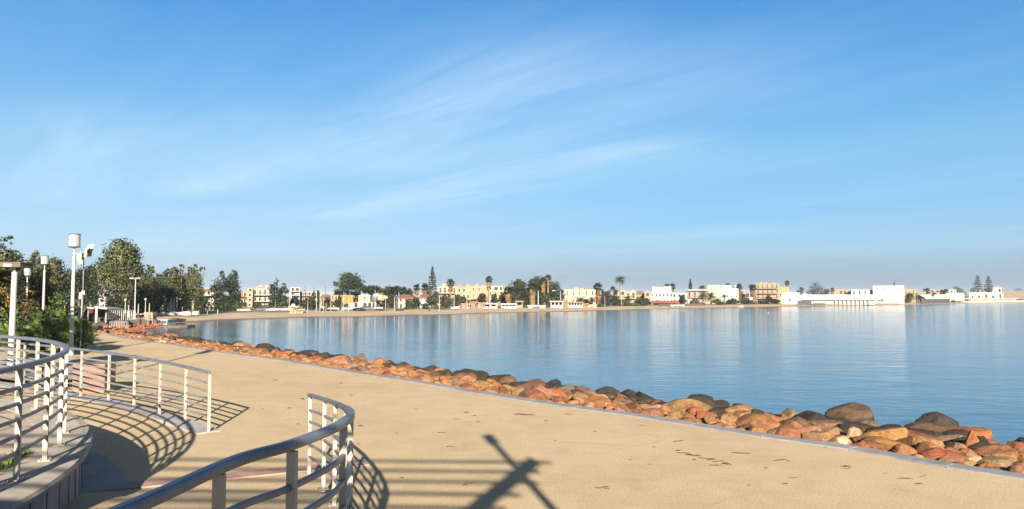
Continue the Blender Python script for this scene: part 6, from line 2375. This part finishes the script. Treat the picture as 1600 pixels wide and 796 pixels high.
# seaweed bank beside the jetty
T('seaweed_bank', 'dark heap of dry seaweed on the sand behind the jetty', 'seaweed', 276, 498.5, 97, 30, 'bush', M('seaweed', (0.035, 0.025, 0.018), 0.95, 0.3, 3), BARK, -0.66, None, 120, 14, 0.14)
# flags hung on the nearest drum lamp and beside it
def flag(label, u0, v0, pts, Y, col_fn_mats):
    root = empty('flag', at(u0, v0, Y), label, 'flag', world=True)
    mb = MB()
    P = [at(u, v, Y) for u, v in pts]
    n = len(P)
    vs = [(p.x, p.y + 0.04 * math.sin(i * 1.7), p.z) for i, p in enumerate(P)]
    mb.add(vs + [(x, y + 0.02, z) for x, y, z in vs], [tuple(range(n - 1, -1, -1)), tuple(range(n, 2 * n))] + [(i, (i + 1) % n, n + (i + 1) % n, n + i) for i in range(n)])
    mb.build('cloth', col_fn_mats, root)
    return root
r_ = flag('cream sail flag with a dark round mark right of the nearest drum lamp', 131, 402, [(130.5, 402), (130.5, 397), (133, 390), (138, 384), (143, 381.5), (147, 381.5), (146, 388), (143.5, 397), (142.5, 401)], 33.5, M('flag_cream', (0.30, 0.275, 0.22), 0.8, 0.1, 4))
mb = MB()
c = at(138.6, 394.5, 33.44)
for (x, z, w, h) in ((0, 0.0, 0.10, 0.05), (0, 0.07, 0.06, 0.05), (0.02, 0.13, 0.04, 0.05), (0, -0.06, 0.14, 0.03)):
    mb.box(c.x + x - w / 2, c.x + x + w / 2, c.y - 0.01, c.y + 0.0, c.z + z, c.z + z + h)
mb.build('emblem', DARKM, r_)
mb = MB()
mb.tube([at(131, 402, 33.55), at(130, 440, 33.55), at(129, 470, 33.55), uw(127.5, 33.55, 0)], 0.02, 6)
mb.build('pole', GALV, r_)
r_ = flag('pale torn cloth flag hanging between the nearest drum lamp and the cream flag', 122, 396, [(120, 396), (126, 395), (131, 397), (130.5, 405), (129, 413), (121, 414), (120.5, 405)], 33.0, M('flag_pale', (0.24, 0.22, 0.205), 0.8, 0.2, 6))
mb = MB()
mb.bar(at(116, 396, 32.9), at(131, 396.5, 33.05), 0.02, 0.02)
mb.build('pole', GALV, r_)
m_ = mast('thin sign pole with white plates behind the nearest drum lamp', 128, 455, 0, 0.035, name='sign_post', cat='sign', group=None, Y=48, zb=0)
Hs = at(128, 455, 48).z
mb = MB()
mb.box(-0.16, 0.02, -0.06, -0.03, Hs - 0.5, Hs - 0.1)
mb.box(-0.02, 0.18, -0.05, -0.02, Hs - 0.22, Hs + 0.02)
mb.build('sign_plate', WHITEP, m_)
# white house seen through the wood
b = B('small white house glimpsed through the gap in the left wood', 155, 168, 445, 0, 'white', 3, 2, Y=150, zb=-0.2, roof='hip', roofm=ROOFG)

# ------------------------------------------------------------------ left: garden bed
T('shrub', 'yellowing shrub with golden leaves at the left edge behind the lamp', 'shrub', 3, 446, 42, 50, 'bush', L_GOLD, BARK, 0, None, 300, 16, 0.085)
T('shrub', 'orange brown shrub behind the smallest drum lamp', 'shrub', 44, 455, 43, 44, 'bush', L_GOLD, BARK, 0, None, 260, 16, 0.085)
T('shrub', 'bright green round bush left of the nearest drum lamp', 'shrub', 92, 457, 52, 44, 'bush', L_BRIGHT, BARK, 0, None, 260, 16, 0.10)
T('shrub', 'dark green hedge bush low at the left edge', 'shrub', 6, 482, 34, 60, 'bush', L_FAN, BARK, 0, None, 260, 16, 0.085)
T('shrub', 'dark shrub behind the fan palms at their left', 'shrub', 54, 478, 37, 60, 'bush', L_DARK, BARK, 0, None, 260, 16, 0.085)
for u, v, Y, w, h, lab in ((66, 548, 33.5, 52, 72, 'broad fan palm left of the middle of the bed, tallest of the clump'), (97, 547, 32.5, 56, 66, 'full light green fan palm in the middle of the bed'), (127, 546, 34, 50, 56, 'fan palm at the right end of the bed by the sandy path'),
                           (40, 550, 32, 46, 58, 'fan palm at the left behind the lamp post'), (112, 541, 37, 52, 62, 'darker fan palm behind the light green one'), (84, 541, 38, 50, 70, 'fan palm at the back of the bed'), (14, 548, 33, 44, 60, 'fan palm at the left edge of the view'),
                           (140, 538, 38, 36, 44, 'small fan palm farthest right in the bed')):
    dwarf_palm(lab, u, v, Y, w, h)
# trees outside the view at the left whose shade falls over the far path
palm('palm_tree', 'fan palm left of the view, shading the far path', -62, 372, 20.5, 118, 'fan', 0.2, 0.8, zb=0.0, group=None)
palm('palm_tree', 'second fan palm left of the view, farther along the path', -96, 340, 24.5, 120, 'fan', 0.2, 0.8, zb=0.0, group=None)

# pink granite block and stone bench beside the side ramp
def solid(name, label, cat, u0, u1, vb, vt, Y, dep, mat, bev=0.015):
    a, c = at(u0, vb, Y), at(u1, vb, Y)
    zt = at(u0, vt, Y).z
    mb = MB()
    mb.box(a.x, c.x, Y, Y + dep, min(0, a.z) - 0.02, zt)
    o = mb.build(name, mat, loc=((a.x + c.x) / 2, Y, 0), bevel=bev)
    return tag(o, label, cat)
t = NT('pink_granite_blocks')
w_ = t.coord('Object')
bk = t.N('ShaderNodeTexBrick')
bk.inputs['Scale'].default_value = 2.6
bk.inputs['Color1'].default_value = (0.20, 0.132, 0.108, 1)
bk.inputs['Color2'].default_value = (0.165, 0.105, 0.085, 1)
bk.inputs['Mortar'].default_value = (0.13, 0.09, 0.07, 1)
bk.inputs['Mortar Size'].default_value = 0.012
mp = t.N('ShaderNodeMapping')
mp.inputs['Rotation'].default_value = (R(90), 0, 0)
t.L(w_, mp.inputs[0]); t.L(mp.outputs[0], bk.inputs['Vector'])
n1 = t.noise(9, 4, 0.6, w_)
cc = t.mix(0.6, bk.outputs['Color'], t.ramp(n1, [(0.3, (0.6, 0.6, 0.6)), (0.5, (1, 1, 1)), (0.7, (1.2, 1.15, 1.1))]), 'MULTIPLY')
t.bump(n1, 0.3, 0.01)
GRAN = t.done(cc, 0.75, 0.4)
solid('granite_wall', 'low pink granite block wall standing behind the side ramp railing', 'wall', 112, 163, 607, 569, 19.3, 0.55, GRAN)
solid('stone_bench', 'cream stone bench block seen between the terrace railing posts', 'bench', 57, 80, 582, 571, 19.6, 0.4, M('cream_stone', (0.23, 0.195, 0.14), 0.8, 0.15, 4, bump=0.2))
# weeds at the inner edge of the coping
for ang, lab in ((18.2, 'small green weed tuft at the coping, nearest the first railing posts'), (21.5, 'green weed tuft at the coping between the second and third railing posts'), (13.2, 'tiny weed at the foot of the nearest railing post')):
    p = arc(9.0, ang, TZ - 0.01)
    r_ = np.random.default_rng(int(ang * 10))
    V, Q = [], []
    for k in range(60):
        tn = Vector((-math.sin(R(ang)), math.cos(R(ang)), 0))
        s = tn * r_.normal(0, 0.14) + Vector((r_.normal(0, 0.025), r_.normal(0, 0.025), 0))
        h_ = r_.uniform(0.03, 0.11)
        d_ = Vector((r_.normal(0, 0.04), r_.normal(0, 0.04), h_))
        w_ = Vector((r_.normal(0, 1), r_.normal(0, 1), 0)).normalized() * 0.011
        o_ = len(V)
        V += [(s + w_).to_tuple(), (s + d_ * 0.6 + w_ * 1.4).to_tuple(), (s + d_).to_tuple(), (s + d_ * 0.6 - w_ * 1.4).to_tuple()]
        Q.append((o_, o_ + 1, o_ + 2, o_ + 3))
    o = raw('weed', V, Q, L_BRIGHT)
    o.location = p
    tag(o, lab, 'weed', 'weeds on the terrace edge')

# ------------------------------------------------------------------ dry seaweed, leaves and twigs on the path
DEB = M('dry_seaweed', (0.055, 0.035, 0.022), 0.95, 0.3, 20)
DEBS = []
def debris(u, v, kind, s=0.1, rz=None):
    s *= 0.58
    p = gnd(u, v, 0.0)
    r = random.Random(int(u * 31 + v * 17))
    mb = MB()
    if kind == 'leaf':
        n = 5
        V = []
        for k in range(n):
            t_ = k / (n - 1)
            w = s * 0.28 * math.sin(math.pi * (0.08 + 0.84 * t_))
            z = 0.006 + s * 0.22 * abs(math.sin(t_ * 2.6 + 0.4)) * r.uniform(0.7, 1.2)
            V += [((t_ - 0.5) * s * 2, -w, z + w * 0.5), ((t_ - 0.5) * s * 2, 0, z), ((t_ - 0.5) * s * 2, w, z + w * 0.6)]
        Fc = []
        for k in range(n - 1):
            Fc += [(3 * k, 3 * k + 1, 3 * k + 4, 3 * k + 3), (3 * k + 1, 3 * k + 2, 3 * k + 5, 3 * k + 4)]
        mb.add(V, Fc)
    else:
        pts = [Vector(((k / 4 - 0.5) * s * 2.4, r.gauss(0, s * 0.16), 0.009 + abs(r.gauss(0, s * 0.03)))) for k in range(5)]
        mb.tube(pts, [s * 0.05, s * 0.06, s * 0.05, s * 0.05, s * 0.02], 5)
        if r.random() < 0.6:
            mb.tube([pts[2], pts[2] + Vector((s * 0.5, s * 0.5 * r.choice((-1, 1)), 0.008))], [s * 0.045, s * 0.02], 5)
    o = mb.build('dry_leaf' if kind == 'leaf' else 'twig', DEB)
    o.location = (p.x, p.y, 0.001)
    o.rotation_euler = (0, 0, r.uniform(-0.5, 0.5) if rz is None else rz)
    tag(o, cat='leaf' if kind == 'leaf' else 'twig', group='dry leaves and twigs on the path')
    DEBS.append(dict(o=o, u=u, v=v, kind=kind, s=s))
for u, v, k, s in ((357, 718, 'leaf', .09), (334, 733, 'leaf', .10), (472, 625, 'leaf', .13), (452, 639, 'leaf', .09), (466, 664, 'leaf', .07), (563, 667, 'leaf', .10), (560, 695, 'leaf', .06), (620, 678, 'leaf', .05), (691, 677, 'twig', .12), (729, 646, 'leaf', .11),
                   (741, 651, 'leaf', .09), (747, 660, 'leaf', .08), (715, 656, 'twig', .10), (705, 699, 'twig', .11), (628, 748, 'leaf', .06), (726, 760, 'leaf', .07), (734, 756, 'twig', .09), (820, 649, 'twig', .30), (853, 659, 'leaf', .07), (930, 676, 'leaf', .06),
                   (1003, 666, 'leaf', .05), (1061, 690, 'twig', .16), (1060, 706, 'leaf', .09), (1068, 709, 'twig', .14), (1078, 713, 'leaf', .12), (1090, 714, 'leaf', .10), (1100, 717, 'twig', .12), (1112, 720, 'leaf', .12), (1124, 722, 'twig', .15), (1135, 727, 'leaf', .12),
                   (1085, 720, 'leaf', .07), (1118, 728, 'twig', .13), (1159, 709, 'twig', .20), (1197, 733, 'leaf', .06), (1220, 720, 'twig', .16), (1232, 722, 'leaf', .06), (1323, 731, 'leaf', .11), (1325, 733, 'twig', .09), (1415, 749, 'twig', .14), (1437, 758, 'leaf', .08),
                   (1443, 745, 'twig', .10), (942, 763, 'twig', .14), (948, 765, 'leaf', .06), (1228, 758, 'leaf', .08), (1016, 727, 'leaf', .05), (700, 600, 'leaf', .14), (533, 600, 'leaf', .10), (549, 619, 'leaf', .08), (430, 595, 'leaf', .12), (410, 640, 'leaf', .06), (385, 641, 'twig', .11),
                   (372, 650, 'leaf', .05), (1022, 700, 'leaf', .06), (985, 720, 'leaf', .05), (890, 648, 'twig', .12), (868, 690, 'leaf', .05), (650, 640, 'leaf', .06), (1290, 700, 'leaf', .06), (1385, 741, 'leaf', .05), (1240, 748, 'twig', .10), (1170, 760, 'leaf', .05)):
    debris(u, v, k, s)

# ------------------------------------------------------------------ labels that single out each boulder and each leaf
MARKS = [(-99, 150, 'the fan palms'), (150, 240, 'the jetty scaffold'), (240, 312, 'the beached boats'), (312, 345, 'the white villa'), (345, 390, 'the twin columnar trees'), (390, 450, 'the cream apartments'), (450, 500, 'the cream kiosks'),
         (500, 560, 'the biggest umbrella pine'), (560, 605, 'the white pavilion'), (605, 645, 'the flat umbrella pine'), (645, 690, 'the norfolk pine'), (690, 745, 'the pink huts'), (745, 785, 'the tall skirted palm'), (785, 822, 'the yellow apartments'),
         (822, 860, 'the dark grove'), (860, 900, 'the brick pillar'), (900, 950, 'the stout skirted palm'), (950, 990, 'the tall slim palm'), (990, 1030, 'the beige block'), (1030, 1072, 'the red awning'), (1072, 1104, 'the dark conical pine'), (1104, 1130, 'the cream block'),
         (1130, 1162, 'the white window block'), (1162, 1182, 'the white loggia'), (1182, 1221, 'the peach apartments'), (1221, 1250, 'the bath house end'), (1250, 1310, 'the round trees'), (1310, 1362, 'the bath house wall'), (1362, 1415, 'the bath house hall'),
         (1415, 1470, 'the rusty palms'), (1470, 1515, 'the gate house'), (1515, 1555, 'the twin pines'), (1555, 2000, 'the tan wall')]
def mark(u):
    for a, c, n_ in MARKS:
        if a <= u < c:
            return n_
    return 'the tan wall'
ROWN = {0: 'at the kerb', 1: 'second from kerb', 2: 'high in the bank', 3: 'high in the bank', 4: 'in mid bank', 5: 'in mid bank', 6: 'low in the bank', 7: 'low in the bank', 8: 'by the water', 9: 'at the waterline'}
def order_words(n):
    if n == 2:
        return ['left of two', 'right of two']
    if n == 3:
        return ['left of three', 'middle of three', 'right of three']
    L_ = ['leftmost of %d', 'second from left of %d', 'third from left of %d', 'fourth from left of %d', 'fifth from left of %d', 'sixth from left of %d', 'seventh from left of %d', 'eighth from left of %d']
    NUM = {4: 'four', 5: 'five', 6: 'six', 7: 'seven', 8: 'eight', 9: 'nine', 10: 'ten'}
    out = []
    for k in range(n):
        if k == n - 1:
            out.append('rightmost of ' + NUM.get(n, 'many'))
        else:
            out.append((L_[min(k, 7)]).replace('%d', NUM.get(n, 'many')))
    return out
bank = {}
for d in ROCK_NEAR:
    if d['label']:
        d['o']['label'] = d['label']
        continue
    sz = 'large' if d['size'] > 0.42 else 'small' if d['size'] < 0.29 else 'middling'
    key = f"{sz} {d['form']} {d['tone']} boulder {ROWN[d['row']]} below {mark(d['u'])}"
    bank.setdefault(key, []).append(d)
for key, lst in bank.items():
    if len(lst) == 1:
        lst[0]['o']['label'] = key
    else:
        lst.sort(key=lambda d: d['u'])
        for d, w in zip(lst, order_words(len(lst))):
            t_ = key.replace(' below', f', {w} below')
            d['o']['label'] = t_ if len(t_.split()) <= 16 else t_.replace(' from left', '')
bank = {}
for d in DEBS:
    sz = 'long' if d['s'] > 0.13 else 'tiny' if d['s'] < 0.075 else 'short'
    d_ = 'near the kerb' if d['v'] < 464 + 0.62 * (0.34 * d['u'] - 40) else 'in the open path'
    key = f"{sz} dark dry {'curled leaf' if d['kind'] == 'leaf' else 'twig'} on the path below {mark(d['u'])}"
    bank.setdefault(key, []).append(d)
for key, lst in bank.items():
    if len(lst) == 1:
        lst[0]['o']['label'] = key
    else:
        lst.sort(key=lambda d: d['u'])
        for d, w in zip(lst, order_words(len(lst))):
            d['o']['label'] = key.replace(' on the path', f', {w} on the path')
# ------------------------------------------------------------------ sea air
hm = bpy.data.materials.new('sea_air')
hm.use_nodes = True
ht = hm.node_tree
for n in list(ht.nodes):
    ht.nodes.remove(n)
ho = ht.nodes.new('ShaderNodeOutputMaterial')
hv = ht.nodes.new('ShaderNodeVolumePrincipled')
hv.inputs['Color'].default_value = (0.72, 0.86, 1.0, 1)
hv.inputs['Density'].default_value = 0.00016
hv.inputs['Anisotropy'].default_value = 0.0
ht.links.new(hv.outputs[0], ho.inputs['Volume'])
mb = MB()
mb.box(-7500, 7500, -7500, 7500, -5.0, 30.0)
o = mb.build('haze', hm)
tag(o, kind='stuff')
for o in scene.objects:
    if len(str(o.get('label', '')).split()) > 16:
        o['label'] = o['label'].replace(' boulder', '').replace('middling', 'mid')
for o in scene.objects:                      # drop the builder's notes
    for k in ('_world', '_base', '_w', '_h'):
        if k in o:
            del o[k]
